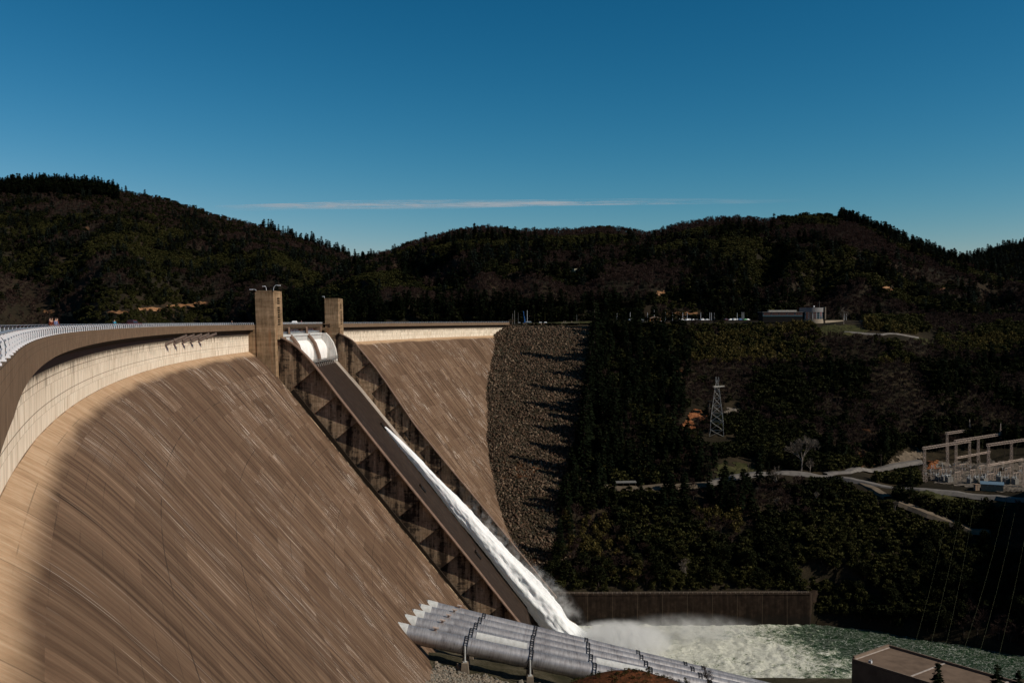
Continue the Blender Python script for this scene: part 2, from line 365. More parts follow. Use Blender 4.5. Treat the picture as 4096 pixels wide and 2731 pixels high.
ysL = [-60 + 5.0 * i for i in range(12)] + list(np.arange(0, 60, 1.5)) + [60 + (374 - 60) * (i / 120.0) for i in range(121)]
ysR = [499.5 + (797 - 499.5) * (i / 92.0) for i in range(93)]
dam = thing('dam', 'huge curved brown concrete gravity dam with a streaked sloping face', 'dam', (-97, 400, -100))
def reloc(o, root):           # keep world coordinates in meshes while parented to an Empty away from the origin
    o.matrix_parent_inverse = Matrix.Translation(-Vector(root.location)) if root.rotation_euler.z == 0 else root.matrix_basis.inverted()
    return o
def dpart(mb, name, mat, **k):
    o = mb.build(name, mat, dam, **k); return reloc(o, dam)
fp = []; d = 0.0
while d < 145: fp.append((slope_o(d), -11.2 - d)); d += 0.5 if d < 12 else 4.0
for ys, lab in ((ysL, 'broad left wing of the sloping dam face, dark brown below a pale band'), (ysR, 'right wing of the sloping dam face, ending at the rock fill')):
    mb, uv = dam_strip(ys, fp); o = dpart(mb, 'sloping_face', M['face'], smooth=True, uv=uv); o['label'] = lab
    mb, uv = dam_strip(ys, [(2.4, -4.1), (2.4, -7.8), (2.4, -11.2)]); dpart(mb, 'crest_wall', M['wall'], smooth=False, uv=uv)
    pr = [(0.45, -1.1), (0, -1.1), (0, -1.75), (0, -3.03)]
    mb, uv = dam_strip(ys, [(0, -1.1), (0, -2.0), (0, -3.03)])
    mb2, uv2 = dam_strip(ys, [(0, -3.03), (2.4, -4.1)]); dpart(mb2, 'soffit', plain('shade_dark_soffit', (.022, .017, .012), .95), uv=uv2)  # near-black colour paints in the shade under the overhang
    mb2, uv2 = dam_strip(ys, [(9.5, -16), (9.5, -1.1), (9.0, -1.1), (9.0, -1.3), (0.45, -1.3), (0.45, -1.1), (0, -1.1)]); mb.add(mb2.v, mb2.f); uv += [(a, c + 9) for a, c in uv2]
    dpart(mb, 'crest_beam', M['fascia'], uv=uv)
    mb, uv = dam_strip(ys, [(8.6, -1.296), (0.9, -1.296)]); dpart(mb, 'roadway', M['asphalt'], uv=uv)
# side face of the left wing where it stops beside the tower, and of the right wing
for y, s in ((374.0, 1), (499.5, -1)):
    poly = [(arc(y, o)[0], z) for o, z in fp[::3]] + [(-40, -156), (-106, -156), (-106, -4.4), (arc(y, 2.4)[0], -4.4)]
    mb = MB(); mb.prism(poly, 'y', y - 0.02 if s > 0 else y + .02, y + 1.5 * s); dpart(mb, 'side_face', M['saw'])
g = MB(); g.prism([(-106, -1.2), (-96.0, -1.2), (-96.0, -24), (-106, -24)], 'y', 374.2, 376); dpart(g, 'return_wall', M['tower'])
# discharge pipes under the left crest
for i in range(5):
    y = 257 + 11.5 * i; x = arc(y, 0)[0]
    mb = MB(); mb.tube((x - 2.4, y - 1.2, -5.8), (x + 2.2, y + 1.2, -3.7), .46, .38, 10)
    mb.tube((x - .2, y, -4.85), (x + .1, y + .15, -4.7), .62, .62, 10)
    mb.box((x + 2.4, y + 1.3, -3.6), (.5, .75, .8), .3)
    mb.tube((x - .1, y, -4.9), (x, y, -5.8), .08, .08, 5)
    dpart(mb, 'discharge_pipe', plain('pipe_brown%d' % i, (.15, .115, .095), .8) if i == 0 else bpy.data.materials['pipe_brown0'])
# ---- spillway block in slope coordinates
OX, OZ = -86.0, -23.1; DS = (.625, -.7806); DN = (.7806, .625)
def sn(s, n): return OX + DS[0] * s + DN[0] * n, OZ + DS[1] * s + DN[1] * n
def to_sn(x, z): return (x - OX) * DS[0] + (z - OZ) * DS[1], (x - OX) * DN[0] + (z - OZ) * DN[1]
near_top = [(-87.8, -5.9), (-85.0, -7.2), (-82.2, -8.9), (-77.3, -13.8), (-72, -20.4), (-66, -28.4), (-51.6, -46.9), (-32.2, -71.2), (-14.6, -93.2)]
near_sn = [to_sn(*p) for p in near_top] + [(125, 11.6), (150, 11.8), (168, 11.6)]
far_top = [(-86.0, -5.9), (-82.8, -7.3), (-78.9, -9.9), (-68.2, -23.0), (-63.2, -30.0), (-48.9, -51.3), (-32.7, -71.4), (-16.3, -91.1)]
far_sn = [to_sn(*p) for p in far_top] + [(125, 12.0), (154, 12.2), (158, 12.2)]
def interp(t, pts):
    if t <= pts[0][0]: return pts[0][1]
    for (a, va), (b, vb) in zip(pts[:-1], pts[1:]):
        if t <= b: return va + (vb - va) * (t - a) / (b - a)
    return pts[-1][1]
def saw_wall(yface, sgn, tops, s0, smax, first, yback, lip):
    # panels step in behind the lower edge of the panel above, like overlapping slabs
    mb = MB(); cuts = [s0]; s = first
    while s < smax: cuts.append(s); s += 12.7
    cuts.append(smax)
    for k, (a, b) in enumerate(zip(cuts[:-1], cuts[1:])):
        n = max(3, int((b - a) / 1.6)); cols = []
        for i in range(n + 1):
            q = i / n; s = a + (b - a) * q; nt = interp(s, tops)
            dep = 0.0 if k == 0 else lip * (1 - q) ** 1.0
            cols.append([(*((lambda p: (p[0], yface + dep, p[1]))(sn(s, -8 + (nt + 8 - .0) * j / 8.0))),) for j in range(9)])
        mb.grid(cols)
        # the lip itself
        if k: 
            c0 = cols[0]; mb.grid([[(x, yface, z) for x, y, z in c0], c0])
    T = []
    for i in range(81):
        s = tops[0][0] + (smax - tops[0][0]) * i / 80.0; nt = interp(s, tops); T.append((s, nt))
    rows = []
    for yy, dn in ((yface - .9, -.35), (yface - .9, 0), (yback + .1, 0), (yback + .1, -.35), (yface - .9, -.35)):
        rows.append([(sn(s, nt + dn)[0], yy, sn(s, nt + dn)[1]) for s, nt in T])
    cg = MB(); cg.grid(rows); dpart(cg, 'wall_coping', M['pierbrown'])
    # back side
    mb.grid([[(sn(s, v)[0], yback, sn(s, v)[1]) for s, _ in T] for v in (-8, 0)] + [[(sn(s, nt - .1)[0], yback, sn(s, nt - .1)[1]) for s, nt in T]])
    return mb
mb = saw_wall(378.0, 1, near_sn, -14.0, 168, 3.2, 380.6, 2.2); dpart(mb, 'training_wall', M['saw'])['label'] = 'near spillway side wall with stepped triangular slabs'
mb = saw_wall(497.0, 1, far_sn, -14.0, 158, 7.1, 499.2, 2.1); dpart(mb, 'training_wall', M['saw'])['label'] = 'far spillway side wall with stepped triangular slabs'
for y_ in (376.4,):
    g = MB(); g.prism([sn(4, -3), sn(4, 1.0), sn(168, 1.0), sn(168, -3)], 'y', y_, 377.6); dpart(g, 'trench_dark_strip', plain('trench_shade', (.020, .014, .009), .9))  # dark slab standing in for the shade inside the gap beside the wall
# chute floor
fl = [(-91.5, -18.2), (-87.7, -19.2)] + [sn(s, 1.2 + cl((s + 4) / 20) * .8) for s in range(-2, 150, 4)] + [(8.5, -142.5), (13.5, -148), (20, -152), (30, -155.5), (40, -158)]
rows, uv = [], []; v = 0
for k, (x, z) in enumerate(fl):
    if k: v += math.hypot(x - fl[k - 1][0], z - fl[k - 1][1])
    r = []
    for j in range(24):
        y = 380.6 + (499 - 380.6) * j / 23.0; r.append((x, y, z)); uv.append((y - 383, v))
    rows.append(r)
mb = MB(); mb.grid(rows); dpart(mb, 'chute_floor', M['chute'], uv=uv, smooth=True)
# low curb wall of the bucket, far side, and its end wall down to the water
mb = MB(); mb.prism([(5, -134), (17, -142.4), (24, -147.2), (32, -152), (32, -160), (0, -160)], 'y', 494, 497.2); dpart(mb, 'bucket_curb', M['saw'])
mb = MB(); mb.prism([(5, -128), (17, -140), (24, -147), (31, -152), (31, -160), (0, -160)], 'y', 383, 386); dpart(mb, 'bucket_curb', M['saw'])
# outlet openings in the chute: hood + dark mouth
outs = [(37, 475), (84, 424), (-99, 0)]
for s, y in ((37, 475), (70, 452), (70, 430), (70, 408), (110, 455), (24, 430)):
    x, z = sn(s, 2.2); rot = Matrix.Rotation(math.atan2(.7806, .625), 3, 'Y')
    mb = MB(); mb.box((x, y, z), (3.4, 3.6, .5), M=rot); o = dpart(mb, 'outlet_mouth', M['dark'])
    mb = MB(); x2, z2 = sn(s - 2.3, 2.5); mb.box((x2, y, z2), (1.0, 4.2, .8), M=rot); dpart(mb, 'outlet_hood', M['chute'])
# piers and gates
pier_prof = [(-94.7, -5.5), (-92.9, -7.2), (-91, -9.9), (-90, -12.8), (-89.1, -15.5), (-88.8, -17.5), (-88.7, -19.4)]
for y0, y1 in ((422, 425.5), (458.5, 462)):
    pl = pier_prof + [(-104, -19.4), (-104, -5.4)]
    g = MB(); g.prism([(-104, -5.4), (-104, -2.25), (-95.2, -2.25), (-95.2, -5.4)], 'y', y0 + .4, y1 - .4); dpart(g, 'pier_top', M['pierbrown'])
    mb = MB(); mb.prism(pl, 'y', y0, y1); dpart(mb, 'pier', M['pier'])
    mb = MB(); mb.grid([[(x + .25, yy, z + .12) for x, z in [(-95.1, -2.4), (-95.0, -5.4)] + pier_prof] for yy in (y0 - .15, y1 + .15)])
    mb.grid([[(x + .25, y0 - .15, z + .12) for x, z in pier_prof], [(x - .7, y0 - .15, z - .3) for x, z in pier_prof]]); dpart(mb, 'pier_nose', M['pierbrown'])
pl = [(-92.2, -5.6), (-90.7, -7.1), (-88.7, -10.1), (-87.5, -13.2), (-86.9, -16.4), (-86.8, -19.4), (-104, -19.4), (-104, -5.6)]
g = MB(); g.prism([(-104, -5.6), (-104, -2.25), (-94.6, -2.25), (-94.6, -5.6)], 'y', 492.4, 494.6); dpart(g, 'pier_top', M['pierbrown'])
mb = MB(); mb.prism(pl, 'y', 492, 495); dpart(mb, 'pier', M['pier'])['label'] = 'curved grey pier at the far end of the gates'
mb = MB(); mb.prism([(-86, -3), (-86, -20), (-104, -20), (-104, -3)], 'y', 498, 500); dpart(mb, 'abutment', M['tower'])
mb = MB(); mb.prism([(-88.0, -5.9), (-88, -20), (-104, -20), (-104, -5.9)], 'y', 383, 388); dpart(mb, 'abutment', M['tower'])
for i, (y0, y1) in enumerate(((388, 422), (425.5, 458.5), (462, 492))):
    g = MB(); pr = []
    for k in range(13):
        a = R_(62 - k * 76 / 12.0); pr.append((-96.6 + 5.4 * math.cos(a) - 0.0, -13.2 + 5.4 * math.sin(a) * 1.0))
    pr = [(-94.4, -8.5), (-93.6, -9.15), (-92.9, -9.9), (-92.3, -10.8), (-91.8, -11.8), (-91.45, -12.9), (-91.3, -14.0), (-91.3, -15.4), (-91.4, -16.6), (-91.6, -18.3)]
    g.grid([[(x, yy, z) for x, z in pr] for yy in np.linspace(y0 + .05, y1 - .05, 6)])
    go = dpart(g, 'drum_gate', M['gate'], smooth=True)
    g = MB(); g.prism([(-94.5, -8.5), (-94.1, -6.2), (-93.7, -6.2), (-93.7, -5.5), (-97.5, -4.9), (-97.5, -8.6)], 'y', y0 + .06, y1 - .06)
    sp = g.build('gate_panel', M['gate2'], go)
    g = MB()
    ny = int((y1 - y0) / 1.6)
    for k in range(ny):       # louvred deck above the gate
        yy = y0 + .8 + k * (y1 - y0 - 1.6) / (ny - 1); g.box((-97.2, yy, -4.55), (4.2, .55, .3), .35)
    d2 = g.build('deck_grille', M['railtop'], go)
    g = MB()
    for k in range(int((y1 - y0) / 1.5)):   # winch gear standing on the deck
        yy = y0 + 1.2 + k * 1.5; g.tube((-98.6, yy, -5.0), (-98.6, yy, -3.0), .10, .10, 5); g.tube((-98.6, yy, -3.4), (-97.4, yy + .5, -4.9), .09, .09, 5)
        g.box((-98.5, yy + .6, -4.1 + .25 * math.sin(k * 2.3)), (.8, .7, .9), .4 * k)
    g.tube((-98.6, y0 + .5, -3.0), (-98.6, y1 - .5, -3.0), .10, .10, 5)
    g.build('winch_gear', M['rail'], go)
mb = MB(); mb.box((-99.5, 440, -13), (4, 104, 12)); dpart(mb, 'ogee_crest', M['saw'])
# walkway barrier across the chute lip
wb = thing('barrier_walkway', 'grey steel walkway with railing strung across the chute below the white gates', 'walkway', (-87.3, 440, -19))
g = MB(); g.box((-87.0, 441, -17.9), (1.2, 108, .25)); g.build('deck', M['steel'], wb, loc=-Vector(wb.location))
g = MB(); 
for zz in (-16.7, -17.2): g.tube((-86.5, 387, zz), (-86.5, 495, zz), .06, .06, 5)
for k in range(72): g.tube((-86.5, 387.5 + 1.5 * k, -18), (-86.5, 387.5 + 1.5 * k, -16.7), .05, .05, 4)
for k in range(24): g.tube((-87.4, 388 + 4.5 * k, -18.2), (-86.8, 388 + 4.5 * k, -20.2), .09, .09, 4)
g.build('handrail', M['steel'], wb, loc=-Vector(wb.location))

# ------------------------------------------------------------------ towers
def tower(label, x0, x1, y0, y1, zt, zb, wz, wy, lean=.030):
    root = thing('elevator_tower', label, 'tower', (x1, y0, zb)); mi = -Vector(root.location)
    L = lambda x, z: x + lean * (zt - z)
    g = MB(); n = 24; zs = [zt + (zb - zt) * i / n for i in range(n + 1)]
    g.grid([[(L(x0, z), y0, z) for z in zs], [(L(x1, z), y0, z) for z in zs]])            # camera side
    g.grid([[(L(x0, z), y1, z) for z in zs], [(L(x1, z), y1, z) for z in zs]])
    g.grid([[(L(x0, z), y0, z) for z in zs], [(L(x0, z), y1, z) for z in zs]])
    g.add([(L(x0, zt), y0, zt), (L(x1, zt), y0, zt), (L(x1, zt), y1, zt), (L(x0, zt), y1, zt)], [(0, 1, 2, 3)])
    for xx0, xx1, yy0, yy1 in ((x0, x1, y0, y0 + .35), (x0, x1, y1 - .35, y1), (x0, x0 + .35, y0, y1), (x1 - .35, x1, y0, y1)):
        g.box(((xx0 + xx1) / 2, (yy0 + yy1) / 2, zt + .25), (xx1 - xx0 + .1, yy1 - yy0 + .1, .5))
    ya, yb = wy; hh = .33
    def q(ay, by, az, bz): g.add([(L(x1, az), ay, az), (L(x1, az), by, az), (L(x1, bz), by, bz), (L(x1, bz), ay, bz)], [(0, 1, 2, 3)])
    q(y0, ya, zt, zb); q(yb, y1, zt, zb); zc = zt
    for w in wz: q(ya, yb, zc, w + hh); zc = w - hh
    q(ya, yb, zc, zb)
    g.build('shaft', M['tower'], root, loc=mi)
    for w in wz:
        f = MB(); a, b, dd = w + hh, w - hh, .55
        p = [(L(x1, a), ya, a), (L(x1, a), yb, a), (L(x1, b), yb, b), (L(x1, b), ya, b)]; r = [(x - dd, y, z) for x, y, z in p]
        f.add(p + r, [(0, 1, 5, 4), (1, 2, 6, 5), (2, 3, 7, 6), (3, 0, 4, 7)]); o = f.build('window', M['tower'], root, loc=mi)
        f = MB(); f.add(r, [(0, 1, 2, 3)]); f.build('pane', M['dark'], o)
    return root
T1 = tower('nearer tall brown concrete elevator tower standing on the dam crest left of the spillway', -96.5, -89.6, 374, 387.8, 11.2, -24.5,
           [8.8, 7.9, 7.0, 5.3, 4.4, 3.5, 2.6, 1.75, .67, -.15, -1.05], (380.0, 384.2))
T2 = tower('farther brown concrete elevator tower on the dam crest at the right end of the gates', -94.1, -87.3, 500, 514, 11.2, -9,
           [8.6, 7.7, 6.8, 5.1, 4.2, 3.3, 2.4, 1.5, .6, -.3, -1.2], (506.2, 510.2), .02)
g = MB(); g.box((-91.2, 372.9, -28.3), (7, 2.2, 7), M=Matrix.Rotation(.9, 3, 'Y')); 
def roof_lamp(label, p, d, h, reach):
    root = thing('roof_lamp', label, 'lamp', p); g = MB(); pts = []
    for i in range(9):
        a = i / 8.0; pts.append((d[0] * reach * (a ** 2.2), d[1] * reach * (a ** 2.2), h * math.sin(a * 1.9)))
    g.path(pts, .11, 6); g.build('pole', M['rail'], root)
    g = MB(); g.box(pts[-1], (1.0, 1.0, .3)); g.build('lamp_head', M['rail'], root)
roof_lamp('white curved lamp on the left edge of the nearer tower roof', (-96.4, 376, 11.6), (-1, 0), .6, 2.0)
roof_lamp('white hooked lamp in the middle of the nearer tower roof', (-93.6, 380, 11.6), (-1, 0), 2.0, 1.0)
roof_lamp('tall white gooseneck lamp on the right of the nearer tower roof', (-91.2, 381, 11.6), (1, 0), 2.4, 2.2)
roof_lamp('small white lamp on the left edge of the farther tower roof', (-94.4, 502, 11.6), (-1, 0), 1.1, .6)

# ------------------------------------------------------------------ crest railings
post_mb = MB(); cp_ = [(0, 0), (0, .18), (0, .42), (-.03, .56), (-.10, .67), (-.20, .74), (-.34, .76)]
rows = []
for (px_, pz_) in cp_: rows.append([(px_ + .045, -.04, pz_), (px_ + .045, .04, pz_), (px_ - .045, .04, pz_ - (.0 if pz_ < .5 else .05)), (px_ - .045, -.04, pz_ - (.0 if pz_ < .5 else .05)), (px_ + .045, -.04, pz_)])
post_mb.grid(rows); post_mb.box((0, 0, .03), (.16, .20, .06))
def railing(label, o_, ysp, zb, flip, n_parts=100, group=None):
    y0 = ysp[0]; x0, th0 = arc(y0, o_); root = thing('crest_railing', label, 'railing', (x0, y0, zb), group=group)
    proto = None; rest = MB(); posts = []
    s = 0.0; y = ysp[0]
    while y < ysp[1]:
        x, th = arc(y, o_); posts.append((x, y, th)); y += 3.05 * math.cos(th)
    for i, (x, y, th) in enumerate(posts):
        rot = -th + (math.pi if flip else 0.0)
        if i < n_parts:
            if proto is None:
                po = post_mb.build('post', M['post'], root); proto = po
            else:
                po = proto.copy(); sc.collection.objects.link(po); po.parent = root
            po.location = Vector((x, y, zb)) - Vector(root.location); po.rotation_euler = (0, 0, rot)
        else:
            Mr = Matrix.Rotation(rot, 3, 'Z'); rest.add([Mr @ Vector(v) + Vector((x - x0, y - y0, 0)) for v in post_mb.v], post_mb.f)
    if rest.v: r = rest.build('post', M['post'], root); r['kind'] = 'stuff'
    sg = -1 if flip else 1
    ys = np.linspace(ysp[0], ysp[1], int((ysp[1] - ysp[0]) / 2.0) + 2)
    for nm, off, z, w, h, mt in (('top_rail', .26, .76, .22, .05, 'railtop'), ('rail_bar', .04, .56, .03, .045, 'railtop'), ('rail_bar', .03, .36, .03, .045, 'railtop'), ('rail_bar', .03, .18, .03, .045, 'railtop')):
        rows = []
        for a, b in ((w / 2, -h / 2), (w / 2, h / 2), (-w / 2, h / 2), (-w / 2, -h / 2), (w / 2, -h / 2)):
            rows.append([(arc(y, o_ + sg * off + a)[0] - x0, y - y0, z + b) for y in ys])
        g = MB(); g.grid(rows); g.build(nm, M[mt], root)
    return root
railing('long white curved-post railing along the downstream edge of the left crest', .12, (9, 373.5), -1.1, False)
railing('white railing along the lake side of the left crest', 9.3, (14, 373), -1.1, True)
railing('thin distant white railing on the right crest beyond the farther tower', .12, (514.5, 796), -1.1, False, 0)
# bridge over the gates
br = thing('spillway_bridge', 'brown concrete road bridge carried over the white gates between the two towers', 'bridge', (-95, 387.8, -2)); mi = -Vector(br.location)
g = MB(); g.box((-99.5, 443.9, -1.65), (9.0, 112, 1.1)); g.build('deck', M['fascia'], br, loc=mi)
g = MB(); g.box((-99.5, 443.9, -1.09), (7.4, 112, .02)); g.build('roadway', M['asphalt'], br, loc=mi)
cb = None
for k in range(40):
    y = 389.5 + k * 2.8
    if any(abs(y - p) < 2.6 for p in (423.7, 460.2)): continue
    if cb is None:
        g = MB(); g.prism([(0, 0), (0, .55), (-1.6, .55), (-1.6, -.5), (-.7, -.35)], 'y', -.4, .4); cb = g.build('corbel', M['wall'], br, uv=None)
    else:
        cb = cb.copy(); sc.collection.objects.link(cb); cb.parent = br
    cb.location = Vector((-94.7, y, -2.75)) + mi
rl = thing('bridge_railing', 'white post railing on the bridge over the gates', 'railing', (-95.2, 388, -1.1)); mi = -Vector(rl.location)
g = MB(); 
for zz in (.76, .5, .25): g.box((-95.2, 443.9, -1.1 + zz), (.12, 112, .09))
g.build('rail_bar', M['rail'], rl, loc=mi); pp = None
for k in range(37):
    if pp is None: pp = post_mb.build('post', M['rail'], rl)
    else: pp = pp.copy(); sc.collection.objects.link(pp); pp.parent = rl
    pp.location = Vector((-95.2, 388.3 + 3.05 * k, -1.1)) + mi

# ------------------------------------------------------------------ terrain heights
def nz(x, y, s, o=4, seed=0.0):
    return mnoise.fractal(Vector((x * s + seed, y * s - seed, seed * .7)), 0.9, 2.1, o)
PTS = []
for x in (-60, -30, 0, 30, 70):
    for y in (560, 620, 680, 740, 789): PTS.append((x, y, -6 - .41 * (789 - y)))
for x in (-20, 10, 40, 80, 120, 150): PTS.append((x, 503, -138)); PTS.append((x, 512, -131 + (6 if x < 0 else 0)))
PTS += [(x, 800, -3.0) for x in (-80, -20, 40, 100, 160, 220, 280)]
PTS += [(126, 590, -90), (110, 560, -101), (67, 590, -95), (232, 560, -96), (280, 545, -99), (262, 600, -97), (300, 600, -97), (225, 590, -96), (330, 590, -95),
        (273, 640, -92), (320, 660, -84), (132, 640, -76), (158, 690, -64), (100, 690, -52), (257, 770, -11), (300, 764, -15), (391, 780, -40), (330, 720, -50), (400, 680, -70),
        (208, 552, -101), (231, 540, -107), (255, 525, -113), (170, 560, -99), (190, 492, -146), (205, 480, -148), (235, 462, -148), (160, 515, -124), (200, 515, -124),
        (230, 498, -128), (280, 470, -120), (310, 440, -90), (360, 440, -30), (380, 500, -10), (345, 535, -60), (420, 560, -40), (450, 640, -30), (300, 400, -125), (360, 360, -70), (520, 500, 20), (480, 760, -30), (600, 650, 10)]  # points past the right edge add an unseen spur, raised to shade the bank
PA = np.array(PTS, dtype=float)
def _k(d): return d
_D = np.sqrt(((PA[:, None, :2] - PA[None, :, :2]) ** 2).sum(-1))
_A = np.zeros((len(PA) + 3, len(PA) + 3)); n_ = len(PA); _A[:n_, :n_] = _D + np.eye(n_) * -.5
_A[:n_, n_] = 1; _A[:n_, n_ + 1:] = PA[:, :2]; _A[n_, :n_] = 1; _A[n_ + 1:, :n_] = PA[:, :2].T
_W = np.linalg.solve(_A, np.concatenate([PA[:, 2], np.zeros(3)]))
def zf_raw(x, y):
    d = np.sqrt((PA[:, 0] - x) ** 2 + (PA[:, 1] - y) ** 2)
    return float(_W[:n_] @ d + _W[n_] + _W[n_ + 1] * x + _W[n_ + 2] * y)
RIV = [(20, 502.5), (150, 502.5), (182, 492), (192, 481), (212, 470.6), (234, 455), (262, 430), (290, 390), (300, 340), (310, 200)]
_cache = {}
def zfar(x, y):
    k = (round(x, 1), round(y, 1))
    if k in _cache: return _cache[k]
    if y > 795:
        z = -2.6 + 2.5 * sm(y, 803, 845) * sm(x, 10, 80)
        if x > 285: w_ = sm(x, 285, 325) * (1 - sm(y, 795, 905)); z = z * (1 - w_) + min(-3, zf_raw(x, 793)) * w_ + 2 * nz(x, y, .03, 4, 3) * w_
    else:
        z = min(zf_raw(x, y), -2.6 if x < 290 else 60); z += nz(x, y, .03, 4, 3) * 2.2 * sm(795 - y, 5, 60)
        wy = sm(x, 205, 228) * (1 - sm(x, 330, 350)) * sm(y, 556, 572) * (1 - sm(y, 618, 645)); z = z * (1 - wy) + -97 * wy
    # river bank
    yr = np.interp(x, [p[0] for p in RIV], [p[1] for p in RIV]) if x > 150 else None
    if yr is not None and y < yr + 14: z = min(z, -156 + (y - yr + 3) * 1.1)
    if 14 < x <= 152 and y < 502: z = -165
    _cache[k] = z; return z
def znear(x, y):
    z = np.interp(y, [-60, 0, 20, 60, 235, 258, 300, 325, 345, 400, 425, 440], [-40, -12, -16, -36, -87.8, -90.5, -98, -103, -108, -146, -154, -165])
    z -= .21 * cl((x + 12), -40, 110) * sm(y, 150, 250) * (1 - sm(y, 345, 400))
    m = math.exp(-(((x - 24) / 17) ** 2 + ((y - 222) / 11) ** 2)) * 10.5 + math.exp(-(((x - 52) / 22) ** 2 + ((y - 215) / 10) ** 2)) * 9.5
    z += m + nz(x, y, .05, 5, 9) * 1.3 * sm(y, 200, 240)
    if y > 400 and x > 15: z = min(z, -156)
    return float(z)
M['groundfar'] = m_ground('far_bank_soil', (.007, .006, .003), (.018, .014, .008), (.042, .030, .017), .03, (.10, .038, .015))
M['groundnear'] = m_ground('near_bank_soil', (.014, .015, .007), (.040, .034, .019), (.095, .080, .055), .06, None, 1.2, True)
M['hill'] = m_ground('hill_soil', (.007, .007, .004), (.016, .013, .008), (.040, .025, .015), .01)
def terrain(name, xs, ys, zf, mat, kind='structure'):
    g = MB(); g.grid([[(x, y, zf(x, y)) for x in xs] for y in ys]); o = g.build(name, mat, smooth=True); tag(o, kind=kind); return o
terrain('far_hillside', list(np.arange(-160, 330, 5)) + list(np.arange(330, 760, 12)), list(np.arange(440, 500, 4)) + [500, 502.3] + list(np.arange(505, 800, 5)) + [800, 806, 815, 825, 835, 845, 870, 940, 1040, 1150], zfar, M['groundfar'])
terrain('near_hillside', list(np.arange(-30, 80, 1.6)) + list(np.arange(80, 330, 8)), list(np.arange(-60, 190, 8)) + list(np.arange(190, 300, 1.6)) + list(np.arange(300, 450, 6)), znear, M['groundnear'])
# hills behind, as ridges seen from the valley
H1 = [(-500, 690), (0, 722), (174, 712), (365, 722), (522, 756), (662, 778), (750, 805), (870, 845), (975, 872), (1080, 900), (1220, 945), (1324, 978), (1445, 1020), (1560, 1062), (1700, 1110), (1900, 1180)]
H2 = [(1000, 1262), (1114, 1245), (1219, 1185), (1324, 1100), (1445, 1020), (1567, 996), (1637, 965), (1759, 932), (1846, 909), (1950, 898), (2038, 908), (2177, 912), (2316, 910), (2403, 899), (2508, 908), (2595, 925), (2682, 900), (2786, 873), (2925, 860), (3065, 868), (3204, 856), (3309, 856), (3413, 874), (3500, 910), (3587, 945), (3675, 985), (3779, 1022), (3880, 1050), (4000, 1090), (4300, 1160), (4700, 1200)]
H3 = [(3300, 1180), (3600, 1090), (3780, 1040), (3848, 1026), (3918, 1002), (4005, 976), (4096, 960), (4300, 930), (4700, 900)]
HILLS = []
def hill(name, ridge, Db, Dr, mat, treeh, seed, pxr, nspur, amp):
    rp = [p[0] for p in ridge]; rr = [p[1] for p in ridge]
    def zh(t, Y):
        px = 2048 + t * FP; H = 1290 - .003 * px; row = np.interp(px, rp, rr)
        db = Db(px); dr = Dr(px); zr = (H - row) / FP * dr - treeh; s = (Y - db) / (dr - db); zb = -9 if name == 'lake_hill' else -3.0
        if s < 1:
            z = zb + (zr - zb) * (max(s, 0) ** .92); X = t * Y
            e = max(0, 4 * s * (1 - s)) if s > 0 else 0
            r1 = 1 - abs(mnoise.noise(Vector((t * nspur, s * 1.3 + seed, seed)))) * 2.2
            z += e * amp * (r1 * .75 + nz(X, Y, .006, 4, seed) * .5)
            z = min(z, zb + (zr - zb) * (max(s, 0) ** .92) + (1 - s) * 22 + 0)
            if s < 0: z = zb - 3
        else: z = zr - (s - 1) * 160
        return float(z)
    ts = np.linspace((pxr[0] - 2048) / FP, (pxr[1] - 2048) / FP, 170)
    rows = []
    for s in list(np.linspace(-.02, 1.0, 62)) + [1.1, 1.3, 1.6]:
        row = []
        for t in ts:
            px = 2048 + t * FP; Y = Db(px) + s * (Dr(px) - Db(px)); row.append((t * Y, Y, zh(t, Y)))
        rows.append(row)
    g = MB(); g.grid(rows); o = g.build(name, mat, smooth=True); tag(o, kind='structure')
    HILLS.append((name, zh, Db, Dr, pxr)); return zh
f_left = lambda px: 1180 + 0 * px
zh1 = hill('lake_hill', H1, lambda px: 1150 + 60 * math.sin(px * .01), lambda px: 1900 - .15 * px, M['hill'], 11, 3.7, (-250, 1850), 14, 34)
zh2 = hill('middle_hill', H2, lambda px: 900 + 40 * sm(px, 1500, 1000), lambda px: 1420 + 120 * math.sin(px * .0016), M['hill'], 7, 8.1, (1020, 4700), 15, 52)
zh3 = hill('far_right_hill', H3, lambda px: 1500, lambda px: 2050, M['hill'], 9, 5.5, (3350, 4700), 12, 25)
# lake and river, and a low plain closing the horizon
t = NT('lake_water'); M['lake'] = t.pbr((.01, .03, .035), .12, 0, t.bump(t.noise(t.coord(), .8, 4), .2, .1), spec=.5)
g = MB(); g.add([(-4000, -500, -9), (-104.5, -500, -9), (-104.5, 390, -9), (-104.5, 700, -9), (-104.5, 830, -9), (-60, 900, -9), (150, 1000, -9), (150, 2500, -9), (-4000, 2500, -9)], [tuple(range(9))])
g.build('lake', M['lake']); bpy.data.objects['lake']['kind'] = 'structure'
g = MB(); g.add([(-60000, -60000, -175), (60000, -60000, -175), (60000, 60000, -175), (-60000, 60000, -175)], [(0, 1, 2, 3)])
tag(g.build('ground', M['hill']), kind='structure')

